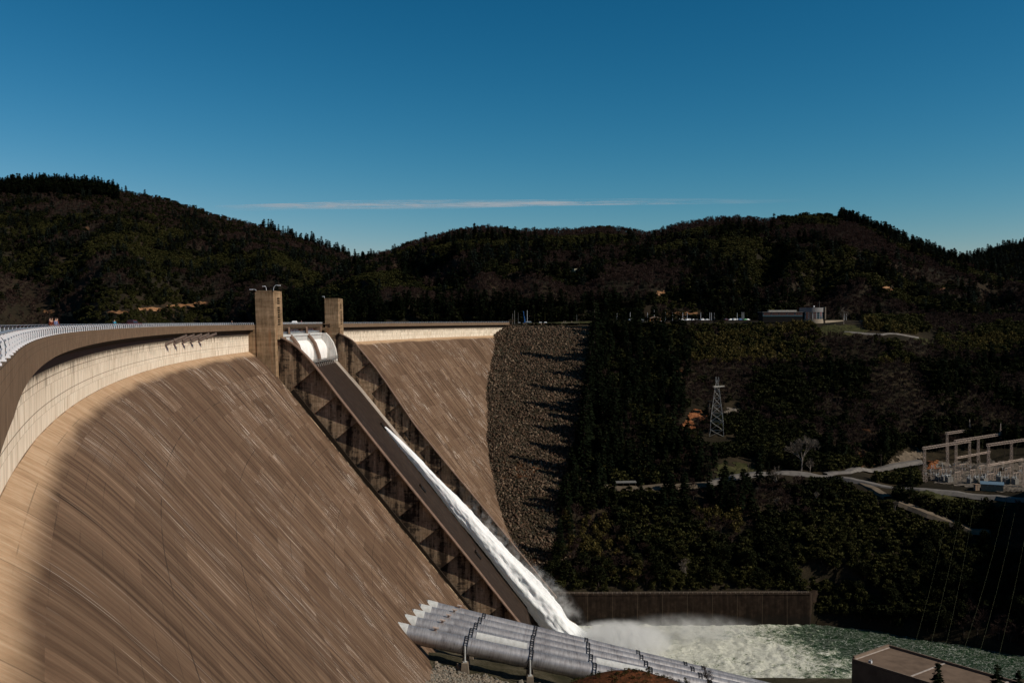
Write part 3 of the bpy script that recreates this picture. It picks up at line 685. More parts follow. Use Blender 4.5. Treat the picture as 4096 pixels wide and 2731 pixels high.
# ---- the river below: turbulent mesh
def m_river():
    t = NT('river_water'); c = t.coord(); sx = t.sep(c)
    w = t.noise(c, .05, 4, .6); warp = t.comb(t.math('MULTIPLY_ADD', w, 14.0, sx[0]), t.math('MULTIPLY_ADD', t.noise(t.vmap(c, loc=(5, 9, 1)), .07, 4, .6), 14.0, sx[1]), 0)
    f1 = t.noise(warp, .16, 9, .70, .8); f2 = t.noise(t.vmap(warp, (1, 1.8, 1)), .55, 7, .68, 1.2); f3 = t.noise(t.vmap(warp, (.6, 1.6, 1), (3, 1, 0)), 1.6, 5, .7, 1.5)
    f = t.math('MULTIPLY_ADD', f1, .40, t.math('MULTIPLY_ADD', f2, .36, t.math('MULTIPLY', f3, .24)))
    patch = t.noise(t.vmap(c, (.018, .030, 1), (1.7, .3, 0)), 1.0, 4, .6, .6)
    bias = t.math('MULTIPLY_ADD', t.step(sx[0], 108, 180), -.18, t.math('MULTIPLY', t.math('SUBTRACT', patch, .5), .30))
    fb = t.math('ADD', f, bias)
    foam = t.step(fb, .335, .50)
    col = t.ramp(foam, [(0, (.008, .028, .009)), (.3, (.035, .070, .032)), (.55, (.14, .17, .105)), (.8, (.32, .335, .25)), (1, (.58, .57, .47))])
    spk = t.step(t.math('ADD', f3, t.math('MULTIPLY', f2, .5)), .80, .92)
    col = t.mix(t.math('MULTIPLY', spk, .7), col, (.72, .72, .66))
    return t.pbr(col, t.ramp(foam, [(0, .35), (.6, .8)]), 0, t.bump(t.math('MULTIPLY_ADD', f2, .7, t.math('MULTIPLY', f3, .6)), .9, .9), spec=.14)
M['river'] = m_river()
def zriv(x, y):
    a = 1.0 - .55 * sm(x, 90, 200)
    h = abs(nz(x, y, .12, 5, 2)) * 1.5 + abs(nz(x, y, .4, 3, 6)) * .6
    return -154.3 + a * h
xs = list(np.arange(14, 200, .8)) + list(np.arange(200, 420, 2.2)); ys = list(np.arange(398, 506, .8))
g = MB(); g.grid([[(x, y, zriv(x, y)) for x in xs] for y in ys]); tag(g.build('river', M['river'], smooth=True), kind='structure')
g = MB(); g.add([(14, 100, -154.6), (600, 100, -154.6), (600, 398.5, -154.6), (14, 398.5, -154.6)], [(0, 1, 2, 3)]); tag(g.build('river', M['river']), kind='structure')

# ---- retaining wall of the far bank
t = NT('retaining_wall_concrete'); c = t.coord(); sx = t.sep(c); v = t.comb(sx[0], 0, t.math('MULTIPLY', sx[2], .07))
s1 = t.noise(v, .5, 6, .65); n = t.noise(c, .3, 6, .65)
b = t.ramp(t.math('MULTIPLY_ADD', s1, .5, t.math('MULTIPLY', n, .5)), [(.35, (.008, .0055, .004)), (.5, (.020, .013, .009)), (.66, (.050, .033, .022))])
wetl = t.step(t.math('MULTIPLY_ADD', n, 5.0, sx[2]), -145.5, -148.5); b = t.mix(t.math('MULTIPLY', wetl, .75), b, (.012, .010, .008))
jt = t.math('LESS_THAN', t.math('FRACT', t.math('DIVIDE', sx[0], 12.6)), .012); b = t.mix(t.math('MULTIPLY', jt, .5), b, (.16, .12, .08))
M['retain'] = t.pbr(b, .85, 0, t.bump(n, .3, .1))
rw = thing('retaining_wall', 'long dark stained concrete retaining wall between the foaming river and the wooded far bank', 'wall', (20, 500, -154)); mi = -Vector(rw.location)
g = MB(); g.prism([(500.2, -160), (500.2, -139), (500.0, -138.6), (500.0, -138.2), (502.4, -138.2), (502.4, -160)], 'x', 16, 150); g.prism([(150, 500.2), (160, 512), (160, 514), (148, 502.4)], 'z', -160, -138.3)
g.build('wall', M['retain'], rw, loc=mi)
g = MB()
for x in np.arange(24, 150, 2.4): g.tube((x, 501.3, -138.2), (x, 501.3, -137.1), .04, .04, 4)
for zz in (-137.15, -137.6): g.tube((22, 501.3, zz), (150, 501.3, zz), .035, .035, 4)
g.build('handrail', M['lattice'], rw, loc=mi)
for (x, w, h, lab) in ((88, 5.5, .5, 'pale concrete block lying on the retaining wall top'), (80.5, .6, 1.8, 'short pale post standing on the retaining wall top')):
    g = MB(); g.box((0, 0, h / 2), (w, .8, h)); g.box((0, 0, h + .06), (w * .9, .6, .12)); o = g.build('concrete_block' if w > 1 else 'concrete_post', M['wall'], loc=(x, 503.6, -138.2), bevel=.04); tag(o, lab, 'block' if w > 1 else 'post')

# ---- water jet on the chute and spray at its foot
def jet():
    t = NT('white_water'); c = t.coord(); sx = t.sep(c)
    ss = t.math('MULTIPLY_ADD', sx[0], DS[0], t.math('MULTIPLY', sx[2], DS[1])); nn_ = t.math('MULTIPLY_ADD', sx[0], DN[0], t.math('MULTIPLY', sx[2], DN[1]))
    v = t.comb(t.math('MULTIPLY', ss, .13), sx[1], nn_); n = t.noise(v, .40, 9, .72, .8); n2 = t.noise(v, 1.5, 7, .72, .5)
    col = t.ramp(t.math('MULTIPLY_ADD', n, .6, t.math('MULTIPLY', n2, .4)), [(.30, (.40, .45, .40)), (.41, (.78, .80, .77)), (.52, (.96, .96, .95))])
    mw = t.pbr(col, .8, 0, t.bump(n2, .5, .6), trans=.25)
    root = thing('water_jet', 'white jet of water shooting from an outlet down the brown spillway chute', 'water jet', (*sn(37, 2)[:1], 475, sn(37, 2)[1])); mi = -Vector(root.location)
    rows = []; S = np.linspace(37, 158, 260); n = 64
    def centre(s):
        rr = .6 + 7.0 * ((s - 37) / 121.0) ** .8
        return rr, sn(s, 2.0 + rr * .75)
    for s in S:
        rr, (cx, cz) = centre(s); row = []
        ry = rr * (1.0 + .25 * sm(s, 60, 150)); 
        for k in range(n + 1):
            a = 2 * math.pi * k / n; kk = k % n
            px_, pz_ = math.cos(2 * math.pi * kk / n), math.sin(2 * math.pi * kk / n)
            d = 1 + (mnoise.fractal(Vector((s * .045, px_ * 1.6, pz_ * 1.6 + 5)), 0.8, 2.2, 6) * .18) + mnoise.noise(Vector((s * .3, px_ * 4, pz_ * 4))) * .07 + mnoise.noise(Vector((s * .5, px_ * 8, pz_ * 8))) * .03
            nn = pz_ * rr * .85 * d; yy = px_ * ry * .92 * d
            row.append((cx + DN[0] * nn, 475 - 1.5 * sm(s, 100, 158) + yy, cz + DN[1] * nn))
        rows.append(row)
    # bends over at the foot and runs flat into the river
    rr0, (c0x, c0z) = centre(158); tx, tz = DS
    px0, pz0 = c0x, c0z
    for q in np.linspace(.05, 1, 20):
        ang_ = math.atan2(-DS[1], DS[0]) * (1 - q); px0 += math.cos(ang_) * 1.25; pz0 -= math.sin(ang_) * 1.25 - .0
        nx, nzz = math.sin(ang_), math.cos(ang_); row = []; hs = .85 * (1 - .55 * q)
        for k in range(n + 1):
            kk = k % n; px_, pz_ = math.cos(2 * math.pi * kk / n), math.sin(2 * math.pi * kk / n)
            d = 1 + mnoise.fractal(Vector(((158 + 25 * q) * .045, px_ * 1.6, pz_ * 1.6 + 5)), .8, 2.2, 6) * .18 + mnoise.noise(Vector(((158 + 25 * q) * .3, px_ * 4, pz_ * 4))) * .10
            row.append((px0 + nx * pz_ * rr0 * hs * d, 473.5 + px_ * rr0 * (1.15 + .5 * q) * d, pz0 - 3.0 * q + nzz * pz_ * rr0 * hs * d))
        rows.append(row)
    g = MB(); g.grid(rows); g.build('jet', mw, root, smooth=True, loc=mi)
    # mist
    def mist(name, loc, dims, dens, rot=None, par=root, shape='ell', sc_=.22, seed=0, nlo=.42, nhi=.68):
        bm = bmesh.new(); bmesh.ops.create_icosphere(bm, subdivisions=3, radius=1.0); me = bpy.data.meshes.new(name); bm.to_mesh(me); bm.free()
        o = bpy.data.objects.new(name, me); link(o, par); o.scale = dims; o.location = Vector(loc) + (mi if par is root else Vector((0, 0, 0)))
        if rot is not None: o.rotation_euler = rot
        q = NT(name + '_vol'); c = q.coord('Object'); ln = q.n.new('ShaderNodeVectorMath'); ln.operation = 'LENGTH'; q.l.new(c, ln.inputs[0])
        wp = q.n.new('ShaderNodeNewGeometry').outputs['Position']
        nn = q.noise(q.vmap(wp, loc=(seed, 0, 0)), sc_, 6, .68, .4); fall = q.step(ln.outputs['Value'], 1.0, .15)
        de = q.math('MULTIPLY', q.math('MULTIPLY', q.step(nn, nlo, nhi), fall), dens)
        pv = q.n.new('ShaderNodeVolumePrincipled'); pv.inputs['Color'].default_value = (.97, .97, .95, 1); pv.inputs['Anisotropy'].default_value = .2
        q.l.new(de, pv.inputs['Density']); q.l.new(pv.outputs[0], q.out.inputs['Volume']); me.materials.append(q.mat); o['kind'] = 'stuff'; return o
    ang = math.atan2(.7806, .625)
    cx, cz = sn(118, 11); mist('mist', (cx + 1.5, 475, cz), (44, 6.0, 5.2), .12, (0, ang, 0), nlo=.45, nhi=.68, sc_=.3)
    cx, cz = sn(148, 13); mist('mist', (cx + 3, 474, cz), (26, 10, 6.5), .13, (0, ang * .9, 0), seed=4)
    sp = mist('spray', (50, 464, -152), (28, 26, 11), 1.0, None, None, seed=9, sc_=.30, nlo=.38, nhi=.62); tag(sp, 'white spray cloud where the water jet meets the river', 'spray', kind='stuff')
    sp = mist('spray', (84, 478, -150.5), (44, 20, 9), .16, None, None, seed=19, sc_=.12, nlo=.35, nhi=.75); tag(sp, 'thin mist drifting over the river along the retaining wall', 'mist', kind='stuff')
jet()

# ------------------------------------------------------------------ penstocks
PS = [((-12.4, 258, -82.2), (37.9, 258, -92.9), -40, 100, [0, 17.2, 34.0, 51.0, 68]), ((-11.9, 276, -85.7), (39.1, 276, -97.0), -40, 110, [0, 17.2, 34, 51, 68]),
      ((-11.3, 293, -89.3), (40, 293, -101.0), -40, 110, [0, 17.2, 34, 51.5, 68]), ((-10.6, 309, -92.5), (41, 309, -104.7), -40, 110, [0, 17.4, 34.5, 51.6, 68]),
      ((-9.9, 325, -95.9), (57.6, 325, -112.5), -40, 110, [0, 17.4, 34.5, 52, 68, 74])]
names = ['nearest', 'second nearest', 'middle', 'second farthest', 'farthest']
for i, (p, q, a, b, rings) in enumerate(PS):
    p = Vector(p) - Vector((0, 0, 2.35)); q = Vector(q) - Vector((0, 0, 2.35)); d = (q - p).normalized()
    root = thing('penstock_pipe', '%s of the five big silver penstock pipes leaving the dam foot' % names[i], 'pipe', p, 0, 'silver penstock pipes'); 
    yaw = Matrix.Identity(3); quat = d.to_track_quat('X', 'Z'); Mq = quat.to_matrix()
    g = MB(); n = 40; rows = []
    for k in range(66):
        x = -20 + (b + 20) * k / 65.0; rows.append([(x, 2.3 * math.cos(2 * math.pi * j / n), 2.3 * math.sin(2 * math.pi * j / n)) for j in range(n + 1)])
    g.grid(rows); o = g.build('pipe', M['penstock'], root, smooth=True); o.rotation_euler = quat.to_euler()
    for r in rings:
        g = MB(); 
        for dx in (-.45, .45):
            rows = []
            for rr, xx in ((2.25, dx - .10), (2.52, dx - .08), (2.52, dx + .08), (2.25, dx + .10)): rows.append([(xx, rr * math.cos(2 * math.pi * j / n), rr * math.sin(2 * math.pi * j / n)) for j in range(n + 1)])
            g.grid(rows)
        for j in range(20): a_ = 2 * math.pi * j / 20; g.tube((-.45, 2.42 * math.cos(a_), 2.42 * math.sin(a_)), (.45, 2.42 * math.cos(a_), 2.42 * math.sin(a_)), .07, .07, 4)
        ro = g.build('ring_girder', M['black'], root); ro.rotation_euler = quat.to_euler(); ro.location = d * r
        g = MB(); base = p + d * r
        for sy in (-1, 1):
            g.tube((0, sy * 2.75, .8), (0, sy * 2.75, -3.2), .22, .22, 6); g.box((0, sy * 2.75, -3.3), (1.0, .9, .3))
        le = g.build('support_leg', M['steelw'], ro); le.rotation_euler = (0, -quat.to_euler().y, 0)
        g = MB()
        for sy in (-1, 1):
            g = MB(); g.prism([(-1.1, -6.8), (-.8, -3.4), (.8, -3.4), (1.1, -6.8)], 'y', sy * 2.75 - .9, sy * 2.75 + .9)
            le = g.build('pedestal', M['conc'], ro); le.rotation_euler = (0, -quat.to_euler().y, 0)
    g = MB(); rows = []
    for x, rr in ((-19, 2.42), (-15.6, 2.42), (-15.6, 2.3)): rows.append([(x, rr * math.cos(2 * math.pi * j / n), rr * math.sin(2 * math.pi * j / n)) for j in range(n + 1)])
    g.grid(rows); o = g.build('collar', M['gate2'], root, smooth=False); o.rotation_euler = quat.to_euler()
    g = MB(); g.tube((-8.5, 0, 2.2), (-8.5, 0, 3.0), .35, .35, 8); g.box((-8.5, 0, 3.05), (1.6, 1.2, .15)); o = g.build('manhole', M['lattice'], root); o.rotation_euler = quat.to_euler()
    if i in (1,):
        g = MB(); rows = []
        for x in np.arange(1.5, 16, .8): rows.append([(x, 2.33 * math.cos(a_), 2.33 * math.sin(a_)) for a_ in np.linspace(2.0, 3.0 + .18 * mnoise.noise(Vector((x * .4, 0, 0))), 6)])
        g.grid(rows); o = g.build('repair_patch', M['gate2'], root, smooth=True); o.rotation_euler = quat.to_euler(); g = MB(); rows = []
        for x in np.arange(35.5, 50, .8): rows.append([(x, 2.33 * math.cos(a_), 2.33 * math.sin(a_)) for a_ in np.linspace(1.9, 3.0 + .18 * mnoise.noise(Vector((x * .4, 3, 0))), 6)])
        g.grid(rows); o = g.build('repair_patch', M['gate2'], root, smooth=True); o.rotation_euler = quat.to_euler()

# ------------------------------------------------------------------ plants: prototypes
rnd = random.Random(11)
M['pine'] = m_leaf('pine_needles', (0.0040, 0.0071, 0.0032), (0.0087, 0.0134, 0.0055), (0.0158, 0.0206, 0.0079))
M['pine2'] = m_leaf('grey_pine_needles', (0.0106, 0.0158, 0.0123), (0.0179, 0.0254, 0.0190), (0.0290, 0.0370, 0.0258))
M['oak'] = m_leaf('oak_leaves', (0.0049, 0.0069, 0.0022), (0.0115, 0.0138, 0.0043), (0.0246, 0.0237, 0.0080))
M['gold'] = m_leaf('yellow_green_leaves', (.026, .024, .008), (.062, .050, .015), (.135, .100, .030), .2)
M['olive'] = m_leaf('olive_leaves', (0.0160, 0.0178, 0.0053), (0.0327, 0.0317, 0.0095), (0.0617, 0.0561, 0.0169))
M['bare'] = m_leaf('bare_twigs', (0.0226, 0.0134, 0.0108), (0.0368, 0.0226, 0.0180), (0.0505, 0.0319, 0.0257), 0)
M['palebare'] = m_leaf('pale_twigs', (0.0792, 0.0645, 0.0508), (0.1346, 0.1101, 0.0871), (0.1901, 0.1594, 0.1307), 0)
def leafbits(mb, c, R, n, size, flat=.8, up=0.0):
    for _ in range(n):
        while True:
            p = Vector((rnd.uniform(-1, 1), rnd.uniform(-1, 1), rnd.uniform(-1, 1)))
            if p.length <= 1: break
        if p.length < .55 and rnd.random() < .6: p = p.normalized() * rnd.uniform(.55, 1)
        q = Vector(c) + Vector((p.x * R[0], p.y * R[1], p.z * R[2])); s = size * rnd.uniform(.6, 1.3)
        a = Vector((rnd.gauss(0, 1), rnd.gauss(0, 1), rnd.gauss(0, flat))).normalized(); b = a.cross(Vector((rnd.gauss(0, 1), rnd.gauss(0, 1), rnd.gauss(0, 1)))).normalized()
        mb.add([q + a * s, q + b * s * .8, q - a * s * .7, q - b * s * .8], [(0, 1, 2, 3)])
def trunk(h, r, lean=.03, n=6, bend=1.0):
    mb = MB(); pts = []; x = y = 0
    for i in range(6):
        pts.append(Vector((x, y, h * i / 5.0))); x += rnd.gauss(0, lean) * h * .2; y += rnd.gauss(0, lean) * h * .2
    for i in range(5): mb.tube(pts[i], pts[i + 1], r * (1 - i / 5.6), r * (1 - (i + 1) / 5.6), n, i == 4)
    return mb, pts
def proto_conifer(h, w, leafm, levels, per, size, base=.12, sparse=0.0):
    tb, pts = trunk(h, h * .014 + .08, .01); cr = MB()
    for i in range(levels):
        f = base + (1 - base) * (i + rnd.uniform(-.3, .3)) / levels; z = h * f; r = w * (1 - f) ** .75 * rnd.uniform(.75, 1.12) + .25
        if rnd.random() < sparse: continue
        k = per if f < .8 else max(3, per // 2); a0 = rnd.uniform(0, 6.28)
        for j in range(k):
            a = a0 + 6.283 * j / k + rnd.uniform(-.3, .3); L = r * rnd.uniform(.6, 1.1); dr = rnd.uniform(.1, .38) * L
            d = Vector((math.cos(a), math.sin(a), 0)); t_ = Vector((-d.y, d.x, 0)); p0 = Vector((0, 0, z))
            for q in (.45, .8, 1.0):
                c = p0 + d * L * q - Vector((0, 0, dr * q * q)); s = size * (1.15 - .5 * q) * rnd.uniform(.7, 1.3)
                tl = Vector((rnd.gauss(0, .25), rnd.gauss(0, .25), rnd.gauss(0, .35)))
                cr.add([c + d * s * 1.2 - Vector((0, 0, s * .35)), c + t_ * s * .75 + tl * s, c - d * s, c - t_ * s * .75 - tl * s * .6], [(0, 1, 2, 3)])
    cr.add([(0, 0, h * 1.03), (.25, 0, h * .93), (-.12, .2, h * .93), (-.12, -.2, h * .93)], [(0, 1, 2), (0, 2, 3), (0, 3, 1)])
    return tb, cr, 'bark', leafm
def proto_round(h, w, leafm, clumps, bits, size, low=.25):
    tb, pts = trunk(h * .55, h * .022 + .06, .08); cr = MB()
    for i in range(clumps):
        a = rnd.uniform(0, 6.28); f = rnd.uniform(0, 1) ** .6; z = h * (low + (1 - low) * rnd.uniform(.08, .88)); prof = math.sin(math.pi * cl((z / h - low) / (1 - low) * .82 + .15)) ** .6
        c = Vector((math.cos(a) * w * f * prof * .72, math.sin(a) * w * f * prof * .72, z)); R0 = w * rnd.uniform(.22, .42)
        leafbits(cr, c, (R0, R0, R0 * .72), bits, size)
        if i % 3 == 0: tb.tube(pts[3], c, h * .010 + .03, .03, 4, False)
    return tb, cr, 'bark', leafm
def proto_bare(h, w, twig, depth=4, nb=4, trunkm='bark', r0=None, thin=.03):
    tb = MB(); cr = MB(); 
    def grow(p, d, L, r, k):
        q = p + d * L; (tb if k < 2 else cr).tube(p, q, r, r * .62, 5 if k < 2 else 3, False)
        if k >= depth: return
        for _ in range(nb if k else nb + 1):
            dd = (d + Vector((rnd.gauss(0, .5), rnd.gauss(0, .5), rnd.gauss(.12, .3)))).normalized()
            grow(p + d * L * rnd.uniform(.55, 1.0), dd, L * rnd.uniform(.55, .8), max(r * .55, thin), k + 1)
    grow(Vector((0, 0, 0)), Vector((rnd.gauss(0, .04), rnd.gauss(0, .04), 1)).normalized(), h * .33, r0 or h * .02, 0)
    return tb, cr, trunkm, twig
K = {}
K['pine'] = [proto_conifer(22, 4.0, 'pine', 26, 7, .85), proto_conifer(26, 4.2, 'pine', 30, 7, .9, .2, .06), proto_conifer(18, 3.4, 'pine', 22, 7, .8, .08)]
K['greypine'] = [proto_conifer(17, 4.2, 'pine2', 17, 5, .9, .25, .12), proto_round(16, 4.3, 'pine2', 20, 26, .5, .3)]
K['oak'] = [proto_round(10, 5.0, 'oak', 26, 34, .46), proto_round(8, 4.4, 'oak', 22, 34, .45), proto_round(12, 5.2, 'oak', 30, 34, .5)]
K['olive'] = [proto_round(7, 4.0, 'olive', 20, 34, .42, .12), proto_round(9, 4.2, 'olive', 22, 34, .45, .2)]
K['gold'] = [proto_round(6.5, 3.4, 'gold', 18, 34, .36, .1), proto_round(8, 3.2, 'gold', 18, 32, .38, .1)]
K['bare'] = [proto_bare(11, 5, 'bare', 4, 4), proto_bare(9, 4, 'bare', 4, 4), proto_bare(13, 5, 'bare', 4, 4)]
K['palebare'] = [proto_bare(20, 8, 'palebare', 5, 4, 'palebark', .42, .045), proto_bare(13, 5, 'palebare', 4, 4, 'palebark', .22, .04), proto_bare(8, 5, 'palebare', 4, 4, 'palebark', .16, .035)]
MESH = {}
def as_mesh(name, mb, mat):
    me = bpy.data.meshes.new(name); me.from_pydata([tuple(v) for v in mb.v], [], mb.f); me.materials.append(M[mat]); me.update(); return me
for k, L in K.items(): MESH[k] = [(as_mesh(k + '_trunk', a, m1), as_mesh(k + '_crown', b, m2)) for a, b, m1, m2 in L]
def tree(kind, var, p, s, rz, label, group=None, name='tree', sz=None):
    root = thing(name, label, 'shrub' if 'shrub' in name or 'bush' in name else 'tree', p, rz, group); root.scale = (s, s, sz or s)
    a, b = MESH[kind][var % len(MESH[kind])]
    for nm, me in (('trunk', a), ('crown', b)): o = bpy.data.objects.new(nm, me); link(o, root)
    return root

# masses of trees too many to count: one object per mass, instanced on points
src_coll = {}
def mass_protos():
    # simplified single-mesh trees for the far masses
    out = {}
    def join(a, b, m1, m2, nm):
        mb = MB(); mb.add(a.v, a.f, 0); mb.add(b.v, b.f, 1); me = bpy.data.meshes.new(nm); me.from_pydata([tuple(v) for v in mb.v], [], mb.f); me.materials.append(M[m1]); me.materials.append(M[m2])
        me.polygons.foreach_set('material_index', mb.m); me.update(); return bpy.data.objects.new(nm, me)
    sets = {'pine': [proto_conifer(19, 3.6, 'pine', 15, 6, 1.25), proto_conifer(15, 3.2, 'pine', 13, 6, 1.2, .2)],
            'greypine': [proto_conifer(16, 4.2, 'pine2', 12, 5, 1.3, .3, .1)],
            'oak': [proto_round(8, 4.6, 'oak', 15, 16, .75, .1), proto_round(6, 4.0, 'oak', 13, 16, .7, .1)],
            'olive': [proto_round(6, 4.0, 'olive', 13, 16, .7, .05)], 'gold': [proto_round(6, 3.4, 'gold', 13, 18, .5, .1)],
            'bare': [proto_bare(10, 4.5, 'bare', 3, 5, 'bark', .16, .07), proto_bare(8, 4.5, 'bare', 3, 5, 'bark', .14, .07)]}
    for k, L in sets.items():
        c = bpy.data.collections.new('mass_' + k)
        for a, b, m1, m2 in L: c.objects.link(join(a, b, m1, m2, 'mass_' + k))
        out[k] = c
    return out
MP = mass_protos()
def mass(name, pts, coll, label, kind_cat='forest', smin=.75, smax=1.3, tilt=.05, scale_attr=None):
    me = bpy.data.meshes.new(name); me.from_pydata([tuple(p) for p in pts], [], []); o = bpy.data.objects.new(name, me); link(o); tag(o, label, kind_cat, kind='stuff')
    ng = bpy.data.node_groups.new(name + '_scatter', 'GeometryNodeTree'); ng.interface.new_socket('Geometry', in_out='INPUT', socket_type='NodeSocketGeometry'); ng.interface.new_socket('Geometry', in_out='OUTPUT', socket_type='NodeSocketGeometry')
    N, Lk = ng.nodes, ng.links; gi = N.new('NodeGroupInput'); go = N.new('NodeGroupOutput'); ip = N.new('GeometryNodeInstanceOnPoints'); ci = N.new('GeometryNodeCollectionInfo')
    ci.inputs['Collection'].default_value = coll; ci.inputs['Separate Children'].default_value = True; ci.inputs['Reset Children'].default_value = True
    rv = N.new('FunctionNodeRandomValue'); rv.data_type = 'FLOAT_VECTOR'; rv.inputs[0].default_value = (-tilt, -tilt, 0); rv.inputs[1].default_value = (tilt, tilt, 6.283)
    rs = N.new('FunctionNodeRandomValue'); rs.data_type = 'FLOAT'; rs.inputs[2].default_value = smin; rs.inputs[3].default_value = smax; rs.inputs['Seed'].default_value = 5
    Lk.new(gi.outputs[0], ip.inputs['Points']); Lk.new(ci.outputs[0], ip.inputs['Instance']); ip.inputs['Pick Instance'].default_value = True
    Lk.new(rv.outputs[0], ip.inputs['Rotation']); Lk.new(rs.outputs[1], ip.inputs['Scale']); Lk.new(ip.outputs[0], go.inputs[0])
    md = o.modifiers.new('scatter', 'NODES'); md.node_group = ng; return o
# ---- hills
def scar(px, row, lst):
    return any(((px - a) / w) ** 2 + ((row - b) / h) ** 2 < 1 for a, b, w, h in lst)
SCARS = [(200, 1252, 42, 11), (470, 1255, 55, 8), (600, 1240, 70, 9), (730, 1228, 90, 9), (800, 1216, 50, 8), (1200, 1170, 28, 10), (1290, 1160, 22, 7), (2640, 1180, 34, 12), (3550, 1160, 40, 12), (3770, 1160, 34, 9), (350, 920, 22, 10),
         (2700, 1250, 150, 34)]
def fill_hill(nm, zh, Db, Dr, pxr, n, pick, seed, label_of, lo=-200, hi=4250):
    r = random.Random(seed); buckets = {}
    for _ in range(n):
        px = r.uniform(max(pxr[0], lo), min(pxr[1], hi)); t = (px - 2048) / FP; s = r.uniform(0, 1.06) ** .9
        Y = Db(px) + s * (Dr(px) - Db(px)); z = zh(t, Y); row = 1290 - .003 * px - z / Y * FP
        if scar(px, row, SCARS[:-1]): continue
        if scar(px, row, SCARS[-1:]): 
            if r.random() < .5: buckets.setdefault('olive' if r.random() < .4 else 'bare', []).append((t * Y, Y, z - 2.5))
            continue
        X = t * Y; k = pick(px, row, s, r, nz(X, Y, .006, 3, 4), nz(X, Y, .02, 3, 14))
        if k: buckets.setdefault(k, []).append((X, Y, z - .3))
    for k, p in buckets.items(): mass('forest', p, MP[k], label_of[k])
lab = lambda w: {'pine': 'dark conifers covering ' + w, 'greypine': 'wispy grey-green pines scattered over ' + w, 'oak': 'dark evergreen oak scrub covering ' + w, 'olive': 'olive brush catching the sun on ' + w, 'bare': 'bare brown leafless trees on ' + w, 'gold': 'yellow-green brush on ' + w}
def pick1(px, row, s, r, a, b):
    if s > .84 and px < 480: return 'pine'
    if s > .97 and px > 1050 and r.random() < .3: return 'pine'
    if s > .62 and a > -.05: return 'bare' if r.random() < .7 else 'oak'
    v = a + .5 * b + r.uniform(-.12, .12)
    return 'olive' if v > .10 else ('bare' if v < -.26 else ('greypine' if r.random() < .12 else 'oak'))
def pick2(px, row, s, r, a, b):
    if row > 1225 and px < 2900: return 'pine' if r.random() < .55 else 'oak'
    if s > .95 and px > 3350: return 'pine' if r.random() < .35 else 'greypine'
    if s > .82 and px < 3350: return 'bare' if a > -.08 else ('olive' if b > .15 else 'oak')
    if s > .94: return 'bare' if a > -.05 else 'oak'
    v = a + .5 * b + r.uniform(-.14, .14)
    if v > .17: return 'olive'
    if v < -.03: return 'bare'
    return 'greypine' if r.random() < .10 else ('pine' if r.random() < .14 else 'oak')
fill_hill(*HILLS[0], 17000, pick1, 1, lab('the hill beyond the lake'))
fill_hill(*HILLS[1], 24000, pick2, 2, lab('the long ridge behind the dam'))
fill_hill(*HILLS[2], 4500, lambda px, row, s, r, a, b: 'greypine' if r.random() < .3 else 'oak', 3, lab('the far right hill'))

# ------------------------------------------------------------------ rocks
def proj(x, y, z):
    v = cam.matrix_world.inverted() @ Vector((x, y, z)); return 2048 + v.x / -v.z * FP, 1365.5 - v.y / -v.z * FP
def m_rock(name, cols):
    t = NT(name); r = t.rnd(); c = t.coord(); n = t.noise(c, 1.5, 6, .65)
    b = t.ramp(r, [(i / (len(cols) - 1), k) for i, k in enumerate(cols)]); b = t.mix(t.step(n, .4, .7), b, t.mix(.20, b, (.20, .14, .095)))
    return t.pbr(b, .9, 0, t.bump(n, .4, .1))
M['rock'] = m_rock('fill_rock', [(.016, .012, .009), (.070, .040, .025), (.026, .030, .020), (.105, .064, .040), (.034, .026, .018), (.19, .135, .090)])
M['rock2'] = m_rock('rubble_rock', [(.09, .08, .062), (.19, .15, .11), (.13, .13, .11), (.24, .19, .145)])
def rock_coll(nm, mat):
    c = bpy.data.collections.new(nm)
    for k in range(5):
        bm = bmesh.new(); bmesh.ops.create_icosphere(bm, subdivisions=1, radius=1.0)
        sx, sy, sz = rnd.uniform(.7, 1.2), rnd.uniform(.6, 1.0), rnd.uniform(.45, .85)
        for v in bm.verts: q = 1 + rnd.uniform(-.28, .28); v.co = Vector((v.co.x * sx * q, v.co.y * sy * q, v.co.z * sz * q))
        me = bpy.data.meshes.new(nm); bm.to_mesh(me); bm.free(); me.materials.append(mat); c.objects.link(bpy.data.objects.new(nm, me))
    return c
RC1, RC2 = rock_coll('fill_rock', M['rock']), rock_coll('rubble_rock', M['rock2'])
def rock_edge(row): return np.interp(row, [1280, 1500, 1900, 2050, 2150, 2300, 2380], [2420, 2400, 2330, 2280, 2300, 2250, 2230])
pts = []; r = random.Random(5)
while len(pts) < 26000:
    x, y = r.uniform(-32, 85), r.uniform(505, 796); z = zfar(x, y); px, row = proj(x, y, z)
    if px > rock_edge(row) + r.gauss(0, 12) or (row < 1306 and r.random() < .75): continue
    pts.append((x, y, z + r.uniform(-.3, .5)))
mass('rock_fill', pts, RC1, 'slope of tumbled brown and grey rocks against the right end of the dam', 'rocks', .28, 1.15, 1.5)
pts = []
for _ in range(5200):
    x, y = r.uniform(-24, 8), r.uniform(222, 252); 
    if (x + 24) / 32 + r.uniform(-.12, .12) > 1.05 - (y - 226) / 30 * .55 and not r.random() < .04: continue
    pts.append((x, y, znear(x, y) + r.uniform(-.1, .3)))
for _ in range(500):
    x = r.uniform(-20, 26); y = 253.5 - (x + 15) * .04 + r.gauss(0, 1.0); pts.append((x, y, znear(x, y) + .1))
mass('rubble', pts, RC2, 'heap of broken tan rocks below the penstock pipes at the dam foot', 'rocks', .22, .80, 1.5)
